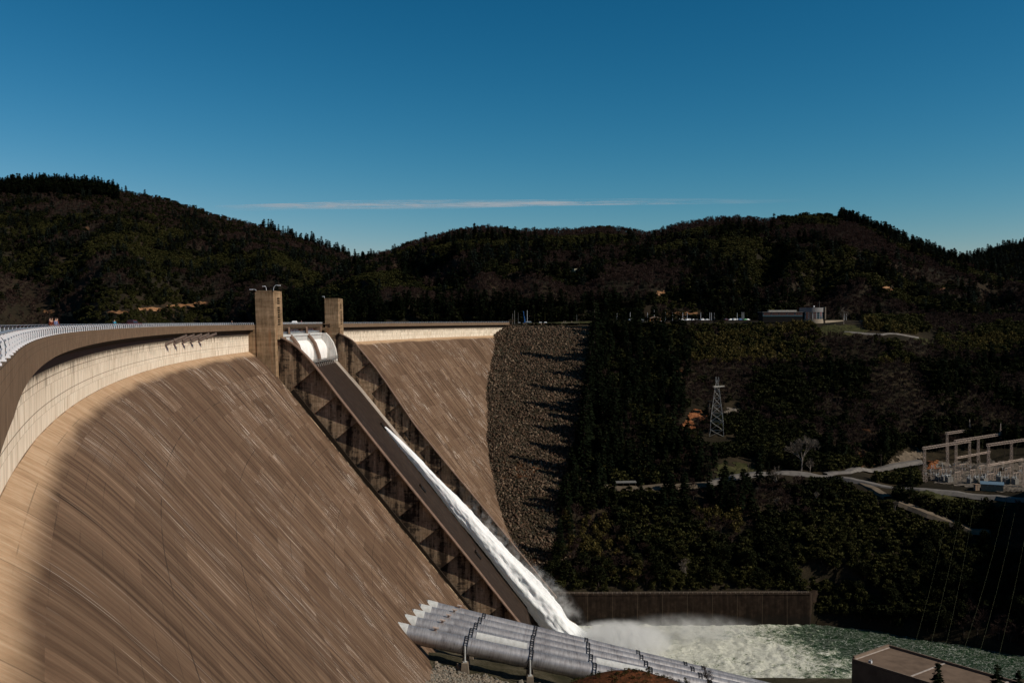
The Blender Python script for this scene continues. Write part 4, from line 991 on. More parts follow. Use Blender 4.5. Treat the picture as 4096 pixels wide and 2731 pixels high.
for k, (x, y, s_) in enumerate(((17, 251.5, 1.7), (20.5, 252, 1.3), (24.5, 251, 1.9), (13.5, 252.5, 1.1), (2, 253.5, 1.4), (-14, 256, 1.6))):
    me = list(RC2.objects)[k % 5].data; o = bpy.data.objects.new('boulder', me); link(o); o.location = (x, y, znear(x, y) + .4); o.scale = (s_, s_, s_); o.rotation_euler = (k, k * 2, k)
    tag(o, ['big tan boulder left of the second pipe support', 'smaller rounded boulder right beside the second pipe support', 'largest pale boulder right of the second pipe support', 'low boulder in the pipe shadow left of the second support', 'boulder on the rubble edge between the two pipe supports', 'boulder beside the first pipe support near the dam'][k], 'boulder', 'boulders by the pipe supports')

# ------------------------------------------------------------------ roads and bare ground on the far bank
def drape(name, pl, w, mat, lift=.5, world=False):
    P = [Vector(p) for p in pl] if world else [hit(a, b, zfar, 420, 1000, 1.5) for a, b in pl]
    Q = []
    for a, b in zip(P[:-1], P[1:]):
        n = max(1, int((b - a).length / 4))
        for i in range(n): Q.append(a.lerp(b, i / n))
    Q.append(P[-1]); rows = []
    for i, q in enumerate(Q):
        d = (Q[min(i + 1, len(Q) - 1)] - Q[max(i - 1, 0)]); d.z = 0; d.normalize(); nrm = Vector((-d.y, d.x, 0)); row = []
        hz = max(zfar(*(q + nrm * (w * k))[:2]) for k in (-.5, 0, .5)) + lift
        row.append((*(q - nrm * (w * .5 + 1.5))[:2], hz - 2.2))
        for k in (-.5, -.17, .17, .5): row.append((*(q + nrm * w * k)[:2], hz + (.0 if abs(k) < .4 else -.08)))
        row.append((*(q + nrm * (w * .5 + 1.5))[:2], hz - 2.2)); rows.append(row)
    g = MB(); g.grid(rows); return tag(g.build(name, mat, smooth=False), kind='structure')
ROADS = [('road', [(2827, 1938), (2938, 1910), (3044, 1894), (3150, 1893), (3230, 1897), (3316, 1907), (3432, 1928), (3532, 1946), (3677, 1957), (3801, 1971), (3988, 1992), (4110, 2003)], 5.2, 'roadc'),
         ('road', [(3300, 1899), (3390, 1891), (3469, 1884), (3573, 1870), (3677, 1849)], 4.5, 'roadc'),
         ('road', [(3449, 1934), (3498, 1961), (3552, 1992)], 4.5, 'dirt'), ('road', [(3600, 2016), (3640, 2031), (3718, 2065), (3801, 2098), (3884, 2127), (3960, 2140)], 7, 'dirt'),
         ('road', [(2420, 1950), (2520, 1952), (2700, 1950), (2827, 1940)], 6, 'dirt'), ('path', [(3376, 1331), (3529, 1340), (3672, 1352)], 1.2, 'roadc')]
for nm, pl, w, mt in ROADS: drape(nm, pl, w, M[mt])
def lawn(name, pl, mat, lift=.25):
    P = [hit(a, b, zfar, 420, 1000, 1.5) for a, b in pl]; xs = [p.x for p in P]; ys = [p.y for p in P]
    def inside(x, y):
        c = False; j = len(P) - 1
        for i in range(len(P)):
            if (P[i].y > y) != (P[j].y > y) and x < (P[j].x - P[i].x) * (y - P[i].y) / (P[j].y - P[i].y) + P[i].x: c = not c
            j = i
        return c
    st = 1.4; g = MB(); X = np.arange(min(xs), max(xs), st); Y = np.arange(min(ys), max(ys), st)
    for x in X:
        for y in Y:
            if inside(x + nz(x, y, .15, 3) * 4, y + nz(x, y, .15, 3, 8) * 4):
                g.add([(x + a * st, y + b * st, zfar(x + a * st, y + b * st) + lift + nz(x + a * st, y + b * st, .35, 4, 5) * .6) for a, b in ((0, 0), (1, 0), (1, 1), (0, 1))], [(0, 1, 2, 3)])
    return tag(g.build(name, mat), kind='structure')
M['orange'] = m_ground('orange_soil', (.060, .022, .009), (.17, .058, .022), (.34, .16, .075), .5, None, 1.2)
M['grass'] = m_ground('short_grass', (.016, .017, .006), (.034, .034, .012), (.065, .055, .024), .08, None, 1.6)
M['yard'] = m_ground('gravel_yard', (.06, .05, .04), (.11, .09, .07), (.17, .145, .12), .08, None, 1.6)
LAWNS = [([(2742, 1655), (2800, 1645), (2832, 1668), (2815, 1686), (2750, 1683)], 'orange', 1.0), ([(2716, 1712), (2760, 1694), (2784, 1712), (2790, 1745), (2735, 1752)], 'orange', 1.2),
         ([(3705, 1856), (3735, 1846), (3762, 1862), (3750, 1886), (3712, 1884)], 'orange', .8), ([(2850, 1925), (2875, 1868), (2960, 1856), (3050, 1866), (3030, 1893), (2930, 1906)], 'grass', .3),
         ([(2880, 1645), (2960, 1636), (3020, 1640), (2960, 1655), (2900, 1665)], 'yard', .6), ([(3560, 1878), (3690, 1835), (3690, 1800), (3580, 1838)], 'dirt', .5),
         ([(3240, 1330), (3330, 1300), (3420, 1308), (3480, 1332), (3380, 1345), (3300, 1345)], 'grass', .3), ([(3650, 1360), (3740, 1356), (3760, 1380), (3690, 1385)], 'grass', .5),
         ([(3500, 1960), (3600, 1975), (3800, 1990), (4000, 2010), (4080, 2030), (3900, 2025), (3650, 2000)], 'grass', .4), ([(2040, 1296), (2380, 1290), (2520, 1288), (2500, 1302), (2300, 1302), (2080, 1302)], 'grass', .6),
         ([(2310, 1948), (2340, 1934), (2400, 1950), (2380, 1975), (2300, 1975)], 'grass', .3), ([(3700, 1895), (3760, 1850), (4120, 1850), (4160, 1960), (4000, 1975), (3740, 1935)], 'yard', .3)]
for pl, mt, lf in LAWNS: lawn('ground', pl, M[mt], lf)

# ------------------------------------------------------------------ far bank trees: nearest ones as individuals, the rest as masses
def seg_d(px, row, pl):
    best = 1e9
    for (a, b), (c, d) in zip(pl[:-1], pl[1:]):
        L = (c - a) ** 2 + (d - b) ** 2; t_ = cl(((px - a) * (c - a) + (row - b) * (d - b)) / L); best = min(best, math.hypot(px - a - t_ * (c - a), (row - b - t_ * (d - b)) * 2.0))
    return best
def in_poly(px, row, pl):
    c = False; j = len(pl) - 1
    for i in range(len(pl)):
        if (pl[i][1] > row) != (pl[j][1] > row) and px < (pl[j][0] - pl[i][0]) * (row - pl[i][1]) / (pl[j][1] - pl[i][1]) + pl[i][0]: c = not c
        j = i
    return c
YARD = [(3660, 1905), (3700, 1820), (4200, 1790), (4200, 2005), (3900, 1990), (3690, 1965)]
def clear(px, row):
    if px < rock_edge(row) - 40: return True
    for nm, pl, w, mt in ROADS:
        if seg_d(px, row, pl) < 24 or (nm == 'road' and px > 2780 and seg_d(px, row - 26, pl) < 32) or (nm == 'path' and seg_d(px, row - 18, pl) < 24): return True
    for pl, mt, lf in LAWNS:
        if in_poly(px, row - 6, pl) or in_poly(px, row + 14, pl) or in_poly(px, row + 30, pl): return True
    return in_poly(px, row, YARD) or in_poly(px, row + 12, YARD) or (2790 < px < 2950 and 1740 < row < 1800) or (2440 < px < 2720 and 1945 < row < 1985)
def kind_at(px, row, r, X, Y):
    a = nz(X, Y, .022, 3, 21); v = a + r.uniform(-.22, .22)
    if px < 2760 and row < 2010: return 'pine' if r.random() < (.5 if px < 2480 else .28) else ('bare' if v > .06 else ('oak' if v > -.2 else 'olive'))
    if row < 1350: return ('gold' if v > .10 else 'olive') if 2880 < px < 3700 else ('olive' if v > .1 else 'bare')
    if row < 1460 and 2450 < px < 4096: return 'gold' if v > .22 else ('bare' if v < -.08 else 'olive')
    if row < 1850: return 'bare' if v > .08 else ('oak' if v > -.18 or r.random() < .6 else ('olive' if px < 3300 else 'pine'))
    if row < 2060 and px < 3050: return 'pine' if r.random() < .35 else ('bare' if v > .15 else 'oak')
    if px < 3000: return 'gold' if v > .34 else ('bare' if v > .10 else ('olive' if v < -.22 else 'oak'))
    return 'bare' if v > .25 else ('olive' if v < -.30 else 'oak')
r = random.Random(23); cand = []; cells = set()
tries = 0
while tries < 60000:
    tries += 1; x = r.uniform(-5, 470); y = r.uniform(435, 900)
    if abs(x / y) > .535 or (y < 503.5 and x < 158) or (y > 794 and x / y < .355): continue
    c_ = (int(x / 3.6), int(y / 3.6))
    if c_ in cells: continue
    z = zfar(x, y)
    if z < -151 or (x < 155 and y < 505): continue
    px, row = proj(x, y, z)
    if px > 4230 or clear(px, row): continue
    k = kind_at(px, row, r, x, y)
    if k == 'pine' and r.random() < .35: continue
    cells.add(c_); cand.append((x, y, z, px, row, k))
cand.sort(key=lambda c: c[1])
# trees that stand clear of the others in the photograph come first
VK = {'pine': 'dark green pine', 'oak': 'dark evergreen oak', 'bare': 'leafless brown tree', 'gold': 'yellow-green leafy tree', 'olive': 'olive green bushy tree'}
HB = [(2290, 'beside the rocks'), (2420, 'behind the rocks'), (2540, 'below the parapet'), (2640, 'below the trailer'), (2740, 'below the car park'), (2830, 'left of the pylon'), (2910, 'under the pylon'), (3010, 'right of the pylon'), (3110, 'below the visitor wing'), (3210, 'below the mid building'), (3310, 'below the round building'), (3430, 'near the white tree'), (3560, 'near the road fork'), (3680, 'near the lone pine'), (3800, 'near the left gantries'), (3930, 'near the middle gantries'), (9999, 'near the right edge')]
VB = [(1420, 'topmost'), (1560, 'high up'), (1700, 'midslope'), (1850, 'lower slope'), (1960, 'above the road'), (2060, 'below the road'), (2180, 'on the bank'), (2290, 'low on the bank'), (2400, 'just above the wall'), (9999, 'by the water')]
def place_words(px, row):
    return next(w for p_, w in VB if row < p_) + ' ' + next(w for p_, w in HB if px < p_)
ind = []; seen = {}
r2 = random.Random(4)
for c in cand:
    if len(ind) >= 235: break
    if c[3] > 4110: continue
    g_ = (int(c[3] / 46), int(c[4] / 46))
    if seen.get(g_, 0) >= 1: continue
    seen[g_] = 1; ind.append(c)
ids = set(id(c) for c in ind); masses = {}
for c in cand:
    if id(c) in ids: continue
    masses.setdefault(c[5], []).append(c[:3])
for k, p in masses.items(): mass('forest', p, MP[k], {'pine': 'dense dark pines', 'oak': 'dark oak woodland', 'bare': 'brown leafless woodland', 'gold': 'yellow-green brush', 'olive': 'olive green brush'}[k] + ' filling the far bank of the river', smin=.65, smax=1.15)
byg = {}
for c in ind: byg.setdefault((c[5], place_words(c[3], c[4])), []).append(c)
ORD = ['leftmost', 'second from the left', 'third from the left', 'fourth from the left', 'fifth from the left', 'sixth from the left', 'seventh from the left', 'eighth from the left', 'ninth from the left', 'tenth from the left', 'eleventh from the left']
for (k, pw), L in byg.items():
    L.sort(key=lambda c: c[3])
    for i, (x, y, z, px, row, k) in enumerate(L):
        s_ = r2.uniform(.62, 1.05) * (.8 if k == 'pine' and px > 2800 else 1)
        w_ = VK[k] + ' ' + pw if len(L) == 1 else (ORD[min(i, 10)] + ' ' + VK[k] + ' ' + pw if i < len(L) - 1 or i == 0 else 'rightmost ' + VK[k] + ' ' + pw)
        tree(k, r2.randrange(3), (x, y, z - .3), s_, r2.uniform(0, 6.28), w_, 'trees on the far bank')
pts = [(rr_.uniform(22, 158), rr_.uniform(503.5, 513)) for rr_ in [random.Random(77)] for _ in range(230)]
mass('undergrowth', [(x, y, zfar(x, y) - .3) for x, y in pts], MP['olive'], 'low brush along the top of the retaining wall', 'brush', smin=.35, smax=.8)
# tall pines at the edge of the rock fill, which throw their shadows on it
for i, (px, row, s_) in enumerate(((2362, 1345, .42), (2378, 1450, 1.1), (2366, 1520, 1.0), (2360, 1580, 1.05), (2355, 1660, .95), (2352, 1745, 1.05), (2345, 1830, .95), (2335, 1905, 1.0), (2420, 1325, .9), (2465, 1330, .7), (2410, 1700, 1.1), (2425, 1860, 1.1), (2300, 1990, .8), (2270, 2060, .85), (2280, 2150, .9), (2240, 2230, .9))):
    p = hit(px, row, zfar, 420, 900); 
    od = ['topmost', 'second', 'third', 'fourth', 'fifth', 'sixth', 'seventh', 'eighth'][i] + ' from the top of the tall dark pines along the rock fill edge' if i < 8 else ['dark pine behind the topmost pine of the rock fill edge', 'small pine standing against the pale parapet above the rock fill', 'tall pine half way down right behind the edge of the rock fill', 'tall pine low down right behind the edge of the rock fill', 'first pine below the green grass patch at the rock fill', 'second pine below the green grass patch at the rock fill', 'third pine below the green grass patch at the rock fill', 'lowest pine at the foot of the rock fill'][i - 8]
    tree('pine', i, (p.x, p.y, p.z - .5), s_ * (1.6 if 0 < i < 8 else 1.1), i * 1.3, od, 'pines along the edge of the rock fill')
# special trees
for px, row, s_, v, lab_ in ((3205, 1888, 1.35, 0, 'tall pale leafless tree with a spreading crown behind the road junction'), (3110, 1965, 1.25, 1, 'pale leafless tree in front of the road junction'), (3240, 1900, .9, 1, 'slim pale leafless tree right of the tallest pale tree'),
                          (3110, 2040, 1.1, 2, 'pale bushy leafless tree below the road junction'), (3265, 2015, 1.2, 2, 'white-limbed leafless shrub-like tree below the road bend'), (3580, 2060, 1.2, 2, 'brown-grey leafless tree where the dirt track ends'),
                          (2745, 2330, 1.1, 1, 'pale leafless tree standing just above the retaining wall'), (2690, 2350, .9, 2, 'small pale leafless tree left of another above the retaining wall'), (3375, 1300, 1.3, 1, 'grey leafless tree right of the round visitor building'), (3030, 1975, .7, 2, 'small pale tree at the left of the road junction')):
    p = hit(px, row, zfar, 420, 1000); tree('palebare', v, (p.x, p.y, p.z - .3), s_, px, lab_)
for px, row, s_, lab_ in ((3642, 2003, .92, 'lone dark pine standing between the road and the switchyard'), (2862, 1312, .72, 'dark round-topped pine breaking the line of the parking wall'), (3075, 1960, .7, 'dark pine below the road junction'), (2830, 1930, 1.0, 'pine with a bare lower trunk right of the road end'),
                      (3352, 1284, .78, 'dark pine right of the round visitor building'), (3445, 1284, .6, 'dark pine at the right end of the terrace wall'), (2575, 1296, .42, 'dark bushy pine in front of the white trailer')):
    p = hit(px, row, zfar, 420, 1000); tree('pine' if 'bushy' not in lab_ else 'pine', 0, (p.x, p.y, p.z - .3), s_, px, lab_)
for px, row, s_, lab_ in ((2545, 2330, 1.5, 'pale yellow-green tree low on the river bank'), (2500, 2200, 1.3, 'tall yellow-green tree above the river bank'), (2600, 1330, .8, 'bright yellow tree below the white trailer'), (2660, 1420, .9, 'yellow tree on the slope below the car park'), (2420, 2290, 1.0, 'yellow-green tree beside the foot of the rock fill'), (3010, 1330, .8, 'golden tree at the left below the visitor building'),
                      (3120, 1335, .9, 'golden tree below the middle of the visitor building'), (3215, 1336, 1.1, 'tallest golden tree below the round end of the visitor building'), (2890, 1325, .8, 'golden tree below the car park wall')):
    p = hit(px, row, zfar, 420, 1000); tree('gold', px, (p.x, p.y, p.z - .3), s_, px, lab_)

# ------------------------------------------------------------------ steel structures
def lat(g, p0, p1, w0, w1, n, r=.09, up=Vector((0, 0, 1))):
    p0, p1 = Vector(p0), Vector(p1); d = (p1 - p0).normalized(); a = d.cross(up)
    if a.length < .1: a = Vector((1, 0, 0))
    a.normalize(); b = d.cross(a); rings = []
    for i in range(n + 1):
        t_ = i / n; c = p0.lerp(p1, t_); w = w0 + (w1 - w0) * t_; rings.append([c + a * sx * w / 2 + b * sy * w / 2 for sx, sy in ((-1, -1), (1, -1), (1, 1), (-1, 1))])
    for k in range(4):
        for i in range(n):
            g.tube(rings[i][k], rings[i + 1][k], r, r, 4, False); q = (k + 1) % 4
            g.tube(rings[i][k], rings[i + 1][q], r * .65, r * .65, 3, False) if i % 2 == 0 else g.tube(rings[i][q], rings[i + 1][k], r * .65, r * .65, 3, False)
            g.tube(rings[i][k], rings[i][q], r * .65, r * .65, 3, False)
    return rings
# lattice pylon
pb = hit(2868, 1747, zfar, 420, 900); px0 = thing('lattice_pylon', 'tall grey lattice power pylon standing alone on the wooded slope', 'pylon', pb, -.25); sc_p = pb.y / FP
hh = 236 * sc_p; lv = [(0, 70), (.11, 63), (.25, 60), (.385, 52), (.515, 42), (.645, 32), (.765, 24), (.85, 15), (.93, 9)]
g = MB(); rings = []
for f, w in lv:
    w = w * sc_p / 1.25; z = hh * f; rings.append([Vector((sx * w / 2, sy * w / 2, z)) for sx, sy in ((-1, -1), (1, -1), (1, 1), (-1, 1))])
for i in range(len(rings) - 1):
    for k in range(4): g.tube(rings[i][k], rings[i + 1][k], .13, .13, 4, False)
g.build('leg', M['steelp'], px0); g = MB()
for i in range(len(rings) - 1):
    for k in range(4):
        q = (k + 1) % 4; g.tube(rings[i][k], rings[i + 1][q], .08, .08, 3, False); g.tube(rings[i][q], rings[i + 1][k], .08, .08, 3, False); g.tube(rings[i + 1][k], rings[i + 1][q], .10, .10, 3, False)
g.build('brace', M['steelp'], px0)
g = MB(); top = rings[-1]
lat(g, (-.6, 0, hh * .93), (-.6, 0, hh), .9, .4, 3, .08); lat(g, (.9, 0, hh * .93), (.9, 0, hh * 1.0), .9, .3, 3, .08); g.build('peak', M['steelp'], px0)
g = MB(); lat(g, (-2, -6, hh * .84), (4.5, 3, hh * .84), .9, .5, 6, .08); g.build('cross_arm', M['steelp'], px0)
for dx, dy in ((-1.6, -5.5), (1.2, -1), (4.2, 2.7)): g = MB(); g.tube((dx, dy, hh * .84), (dx, dy, hh * .80), .22, .22, 6); g.build('insulator', M['dark'], px0)

# switchyard gantries
ZB = -96.6
def gantry(label, cols, zt, spike=(), drop=None, w=1.3):
    P = [at(px, 1500, D) for px, D in cols]; root = thing('steel_gantry', label, 'gantry', (P[0].x, P[0].y, ZB), 0, 'lattice gantries of the switchyard'); mi = Vector((P[0].x, P[0].y, ZB))
    for i, p in enumerate(P):
        g = MB(); b_ = Vector((p.x, p.y, ZB)) - mi; t_ = Vector((p.x, p.y, zt)) - mi; h = zt - ZB
        lat(g, b_, b_ + Vector((0, 0, h * .42)), 2.6, 1.2, 5, .10); lat(g, b_ + Vector((0, 0, h * .42)), t_, 1.2, 1.0, 8, .10); g.build('column', M['lattice'], root)
        if i in spike: g = MB(); lat(g, t_, t_ + Vector((0, 0, 7.2)), 1.0, .12, 5, .10); g.build('spike', M['lattice'], root)
    a, b = P[0], P[-1]; d = (b - a).normalized(); g = MB(); e0 = Vector((a.x, a.y, zt)) - d * 1.5 - mi; e1 = Vector((b.x, b.y, zt)) + d * 1.0 - mi
    lat(g, e0, e1, w, w, max(8, int((e1 - e0).length / 1.6)), .065); g.build('beam', M['lattice'], root)
    if drop:
        for zt2, f0, f1 in drop:
            g = MB(); lat(g, (e0.lerp(e1, f0)).to_tuple()[:2] + (zt2 - ZB,), (e0.lerp(e1, f1)).to_tuple()[:2] + (zt2 - ZB,), .9, .9, 14, .08); g.build('lower_beam', M['lattice'], root)
    n = int((e1 - e0).length / 4.5)
    for k in range(n):
        q = e0.lerp(e1, (k + .5) / n); g = MB(); g.tube(q - Vector((0, 0, .8)), q - Vector((.6, .5, 2.9)), .14, .14, 5); g.build('insulator', M['dark'], root)
    return root
gantry('leftmost long lattice gantry at the front left of the switchyard', [(3700, 596), (3792, 613), (3880, 632)], -77.0)
gantry('rear lattice gantry with the left of the two tall spikes', [(3790, 652), (3880, 672)], -74.5, spike=(1,))
gantry('middle lattice gantry with the right-hand tall spike', [(3826, 622), (3915, 640), (4004, 660)], -76.0, spike=(2,), drop=[(-86.5, .02, .75)])
gantry('front right lattice gantry reaching the edge of the picture', [(3956, 604), (4048, 622), (4150, 640)], -76.2, drop=[(-88.5, .0, .7)])
gantry('low lattice gantry behind the shed at the far right', [(4098, 575), (4170, 588)], -84.0)
# switchyard equipment
r = random.Random(9)
def transformer(label, x, y, s):
    root = thing('power_transformer', label, 'transformer', (x, y, ZB), r.uniform(-.3, .3) + .6, 'transformers in the switchyard')
    g = MB(); g.box((0, 0, 1.3 * s), (3.2 * s, 1.9 * s, 2.2 * s)); g.box((0, 0, .15), (3.6 * s, 2.3 * s, .3)); g.build('tank', M['steel'], root)
    for k in range(3): g = MB(); xx = (k - 1) * 1.0 * s; g.tube((xx, 0, 2.4 * s), (xx * 1.3, .2, 4.4 * s), .20 * s, .10 * s, 6); g.build('bushing', M['steelw'] if k != 1 else M['glass'], root)
    g = MB(); g.tube((-1.5 * s, .6 * s, 2.9 * s), (1.5 * s, .6 * s, 2.9 * s), .35 * s, .35 * s, 8); g.build('oil_drum', M['steelw'], root)
def frame(label, x, y, h, w):
    root = thing('switch_frame', label, 'switch frame', (x, y, ZB), .62, 'switch frames in the switchyard')
    g = MB()
    for sx in (-1, 0, 1):
        lat(g, (sx * w / 2, 0, 0), (sx * w / 2, 0, h), .5, .4, 4, .05)
    g.box((0, 0, h + .1), (w + .8, .5, .2)); g.build('frame', M['lattice'], root)
    for sx in (-.5, -.17, .17, .5): g = MB(); g.tube((sx * w, 0, h + .2), (sx * w + .1, 0, h + 1.7), .13, .09, 5); g.build('insulator', M['steel'], root)
for k, (px, D, s_) in enumerate(((3750, 600, 1.0), (3776, 598, 1.0), (3796, 592, 1.3), (3878, 588, 1.1), (3908, 590, 1.1), (3936, 586, 1.3), (3998, 592, 1.4), (4026, 586, 1.2), (4060, 584, 1.3))):
    p = at(px, 1900, D); transformer(['first', 'second', 'third', 'fourth', 'fifth', 'sixth', 'seventh', 'eighth', 'ninth'][k] + ' grey transformer from the left in the switchyard yard', p.x, p.y, s_)
for k, (px, D) in enumerate(((3765, 618), (3830, 600), (3850, 624), (3890, 612), (3925, 622), (3960, 600), (3985, 616), (4030, 608), (4065, 600), (4085, 620))):
    p = at(px, 1900, D); frame(['first', 'second', 'third', 'fourth', 'fifth', 'sixth', 'seventh', 'eighth', 'ninth', 'tenth'][k] + ' insulator frame from the left between the gantries', p.x, p.y, 3.5 + (k * 37 % 5) * .6, 5 + (k % 3))
for k in range(44):
    px_ = 3700 + r.uniform(0, 400); D_ = r.uniform(585, 640); p = at(px_, 1900, D_); h_ = r.uniform(2.5, 6.5)
    root = thing('bus_post', 'thin upright insulator post in the crowded yard below the gantries', 'post', (p.x, p.y, ZB), r.uniform(0, 3), 'thin insulator posts in the switchyard'); g = MB(); g.tube((0, 0, 0), (0, 0, h_), .10, .08, 5); g.build('post', M['lattice'], root)
    g = MB(); g.tube((0, 0, h_), (0, 0, h_ + 1.0), .2, .12, 6); g.box((0, 0, h_ + 1.05), (1.6, .12, .1)); g.build('insulator', M['steelw'], root)
# shed
p0 = at(3924, 1951, 566); p1 = at(4000, 1960, 556); zs = zfar(p0.x, p0.y) + .8
sh = thing('shed', 'low shed with a blue-grey metal roof beside the switchyard road', 'shed', (p0.x, p0.y, ZB)); d = (p1 - p0); d.z = 0; L = 11.5; yaw = math.atan2(-4.5, 10.5); sh.rotation_euler.z = yaw
g = MB(); g.prism([(0, -1.5), (0, 3.0), (2.6, 4.1), (5.2, 3.0), (5.2, -1.5)], 'x', 0, L); w_ = g.build('wall', plain('shed_wall', (.20, .18, .13), .9), sh); 
g = MB(); g.prism([(-.4, 2.95), (2.6, 4.25), (5.6, 2.95), (5.6, 3.1), (2.6, 4.42), (-.4, 3.1)], 'x', -.4, L + .4); g.build('roof', plain('shed_roof', (.16, .24, .30), .45, .3), sh)
g = MB(); g.box((L + .04, 3.6, .6), (.06, 1.1, 2.3)); g.build('door', M['rail'], sh)
for xx in (3.5, 7.2): g = MB(); g.box((xx, -.06, 2.2), (.35, .1, .35)); g.build('wall_lamp', M['rail'], sh)
p = at(3906, 1960, 566); hb = thing('equipment_cabinet', 'small tan cabinet standing left of the shed', 'cabinet', (p.x, p.y, zfar(p.x, p.y)), .2); g = MB(); g.box((0, 0, 2.0), (2.6, 1.8, 3.4)); g.box((0, 0, 3.8), (3, 2.2, .2)); g.build('body', plain('cabinet_tan', (.25, .17, .12), .8), hb); g = MB(); g.box((.5, -.93, 2.0), (1, .06, 2.6)); g.build('door', M['conc'], hb)
# utility poles
def upole(label, px, row, h, cross=True):
    p = hit(px, row, zfar, 420, 900); root = thing('utility_pole', label, 'pole', p); g = MB(); g.tube((0, 0, -1), (0, 0, h), .22, .14, 6); g.build('pole', M['bark'], root)
    if cross: g = MB(); g.box((0, 0, h - .8), (3.0, .16, .18)); g.build('crossbar', M['bark'], root)
upole('dark wooden utility pole by the upper road left of the switchyard', 3524, 1884, 10); upole('short dark pole at the edge of the grass near the road junction', 2993, 1890, 6, False)
upole('short pole in the road junction', 3044, 1900, 6, False); upole('tall dark pole among the switchyard gantries', 4018, 1850, 14, False)
# old concrete frame behind the pylon
p = hit(2848, 1672, zfar, 420, 900); fr = thing('concrete_ruin', 'old dark open concrete ruin standing behind the lattice pylon', 'ruin', p, .1); g = MB()
for xx in (-2.2, 2.2):
    for yy in (-1.5, 1.5): g.box((xx, yy, 5.5), (.7, .7, 11))
for zz in (2, 6.5, 10.8): g.box((0, -1.5, zz), (5.1, .6, .5)); g.box((0, 1.5, zz), (5.1, .6, .5)); g.box((-2.2, 0, zz), (.6, 3, .5)); g.box((2.2, 0, zz), (.6, 3, .5))
g.build('frame', plain('old_dark_concrete', (.06, .05, .04), .9), fr); g = MB(); g.box((0, 0, 11.3), (6.2, 4.6, .5)); g.build('roof', M['dark'], fr); g = MB(); g.box((0, 0, .8), (6, 4.2, 1.6)); g.build('base', M['conc'], fr)
# shelters and vehicles in the trees left of the road
p = hit(2502, 1952, zfar, 420, 900); sh2 = thing('shelter', 'long low open shelter with a pale metal roof among the pines', 'shelter', p, .1); g = MB(); g.prism([(-2.5, 2.9), (0, 3.6), (2.5, 2.9), (2.5, 3.05), (0, 3.8), (-2.5, 3.05)], 'x', -6, 6); g.build('roof', M['steel'], sh2)
for k in range(4): g = MB(); g.box((-5.5 + 3.66 * k, -2.2, 1.4), (.2, .2, 3)); g.build('post', M['bark'], sh2)

# power lines from the powerhouse roof up to the gantries
for k, (a, Da, b, Db_) in enumerate((((3648, 2612), 331, (3836, 1778), 624), ((3709, 2628), 326, (3886, 1768), 636), ((3768, 2645), 322, (3932, 1758), 646), ((3832, 2664), 317, (4070, 1768), 628), ((3897, 2681), 313, (4110, 1768), 634), ((3975, 2704), 309, (4160, 1768), 640))):
    A, B = at(*a, Da), at(*b, Db_); pts = []
    for i in range(40): t_ = i / 39.0; q = A.lerp(B, t_); q.z -= 4 * 9.0 * t_ * (1 - t_); pts.append(q)
    g = MB(); g.path(pts, .016, 4); o = g.build('power_line', plain('cable_metal', (.10, .105, .055), .8) if k == 0 else bpy.data.materials['cable_metal']); tag(o, ['first', 'second', 'third', 'fourth', 'fifth', 'sixth'][k] + ' thin power cable from the left rising from the powerhouse roof', 'cable', 'cables from the powerhouse to the switchyard')

# ------------------------------------------------------------------ powerhouse and tailrace deck
A_ = at(3554, 2586, 335); B_ = at(3406, 2637, 322.6); zr = -110.0; ux = Vector((.6, -.8, 0)); uy = Vector((-.8, -.6, 0))
ph = thing('powerhouse', 'flat-roofed brown powerhouse block with a parapet at the lower right corner', 'building', (A_.x, A_.y, -156)); ph.rotation_euler.z = math.atan2(ux.y, ux.x)   # local x along the building, local y = back towards the river (negated)
W = (B_ - A_).length; hR = zr + 156; Lb = 110
M['roofg'] = plain('powerhouse_roof_gravel', (.145, .100, .070), .95, scale=.25); M['phwall'] = plain('powerhouse_wall', (.16, .12, .09), .9, scale=.3); M['coping'] = plain('pale_coping', (.36, .31, .27), .85, scale=1)
g = MB(); g.box((Lb / 2, -W / 2, hR / 2 - .5), (Lb, W, hR - 1)); g.build('wall', M['phwall'], ph)
g = MB(); g.box((Lb / 2, -W / 2, hR - .48), (Lb - 1.0, W - 1.0, .1)); g.build('roof', M['roofg'], ph)
for nm, c, d in (('parapet', (Lb / 2, -.25, hR - .3), (Lb, .5, 1.2)), ('parapet', (Lb / 2, -W + .25, hR - .55), (Lb, .5, .7)), ('parapet', (.35, -W / 2, hR - .1), (.7, W - 1.02, 1.2))):
    g = MB(); g.box(c, d); g.build(nm, M['phwall'], ph)
g = MB(); g.box((.95, -W / 2, hR - .36), (.45, W - 1.1, .14)); g.build('coping', M['coping'], ph)
for k in range(1, 6): g = MB(); g.box((20.5 * k, -W / 2, hR - .37), (.6, W - 1.1, .12)); g.build('roof_joint', M['coping'], ph)
g = MB(); g.box((6, -W + 1.2, hR + .1), (1.0, .7, .8)); g.tube((6, -W + 1.2, hR + .4), (6.3, -W + 1.2, hR + 1.0), .15, .1, 5); g.build('roof_light', M['rail'], ph)
g = MB()
for k in range(9): g.box((.1, -1.5 - k * 2.2, hR - .4), (.5, .8, .8))
g.build('bracket_row', M['coping'], ph)
p = at(2860, 2716, 398); q = at(3425, 2716, 398)
dk = thing('tailrace_deck', 'low concrete deck edge with a thin pale railing along the near side of the river', 'deck', (p.x, 398, -150)); mi = -Vector(dk.location)
zt = p.z; g = MB(); g.box(((p.x + q.x) / 2 + 8, 392, (zt - 1.0 - 158) / 2), (q.x - p.x + 16, 13, abs(-158 - zt + 1.0))); g.build('deck', M['phwall'], dk, loc=mi)
g = MB(); g.box(((p.x + q.x) / 2 + 8, 398.6, zt - .85), (q.x - p.x + 16, .5, .35)); g.build('edge', M['coping'], dk, loc=mi)
g = MB(); 
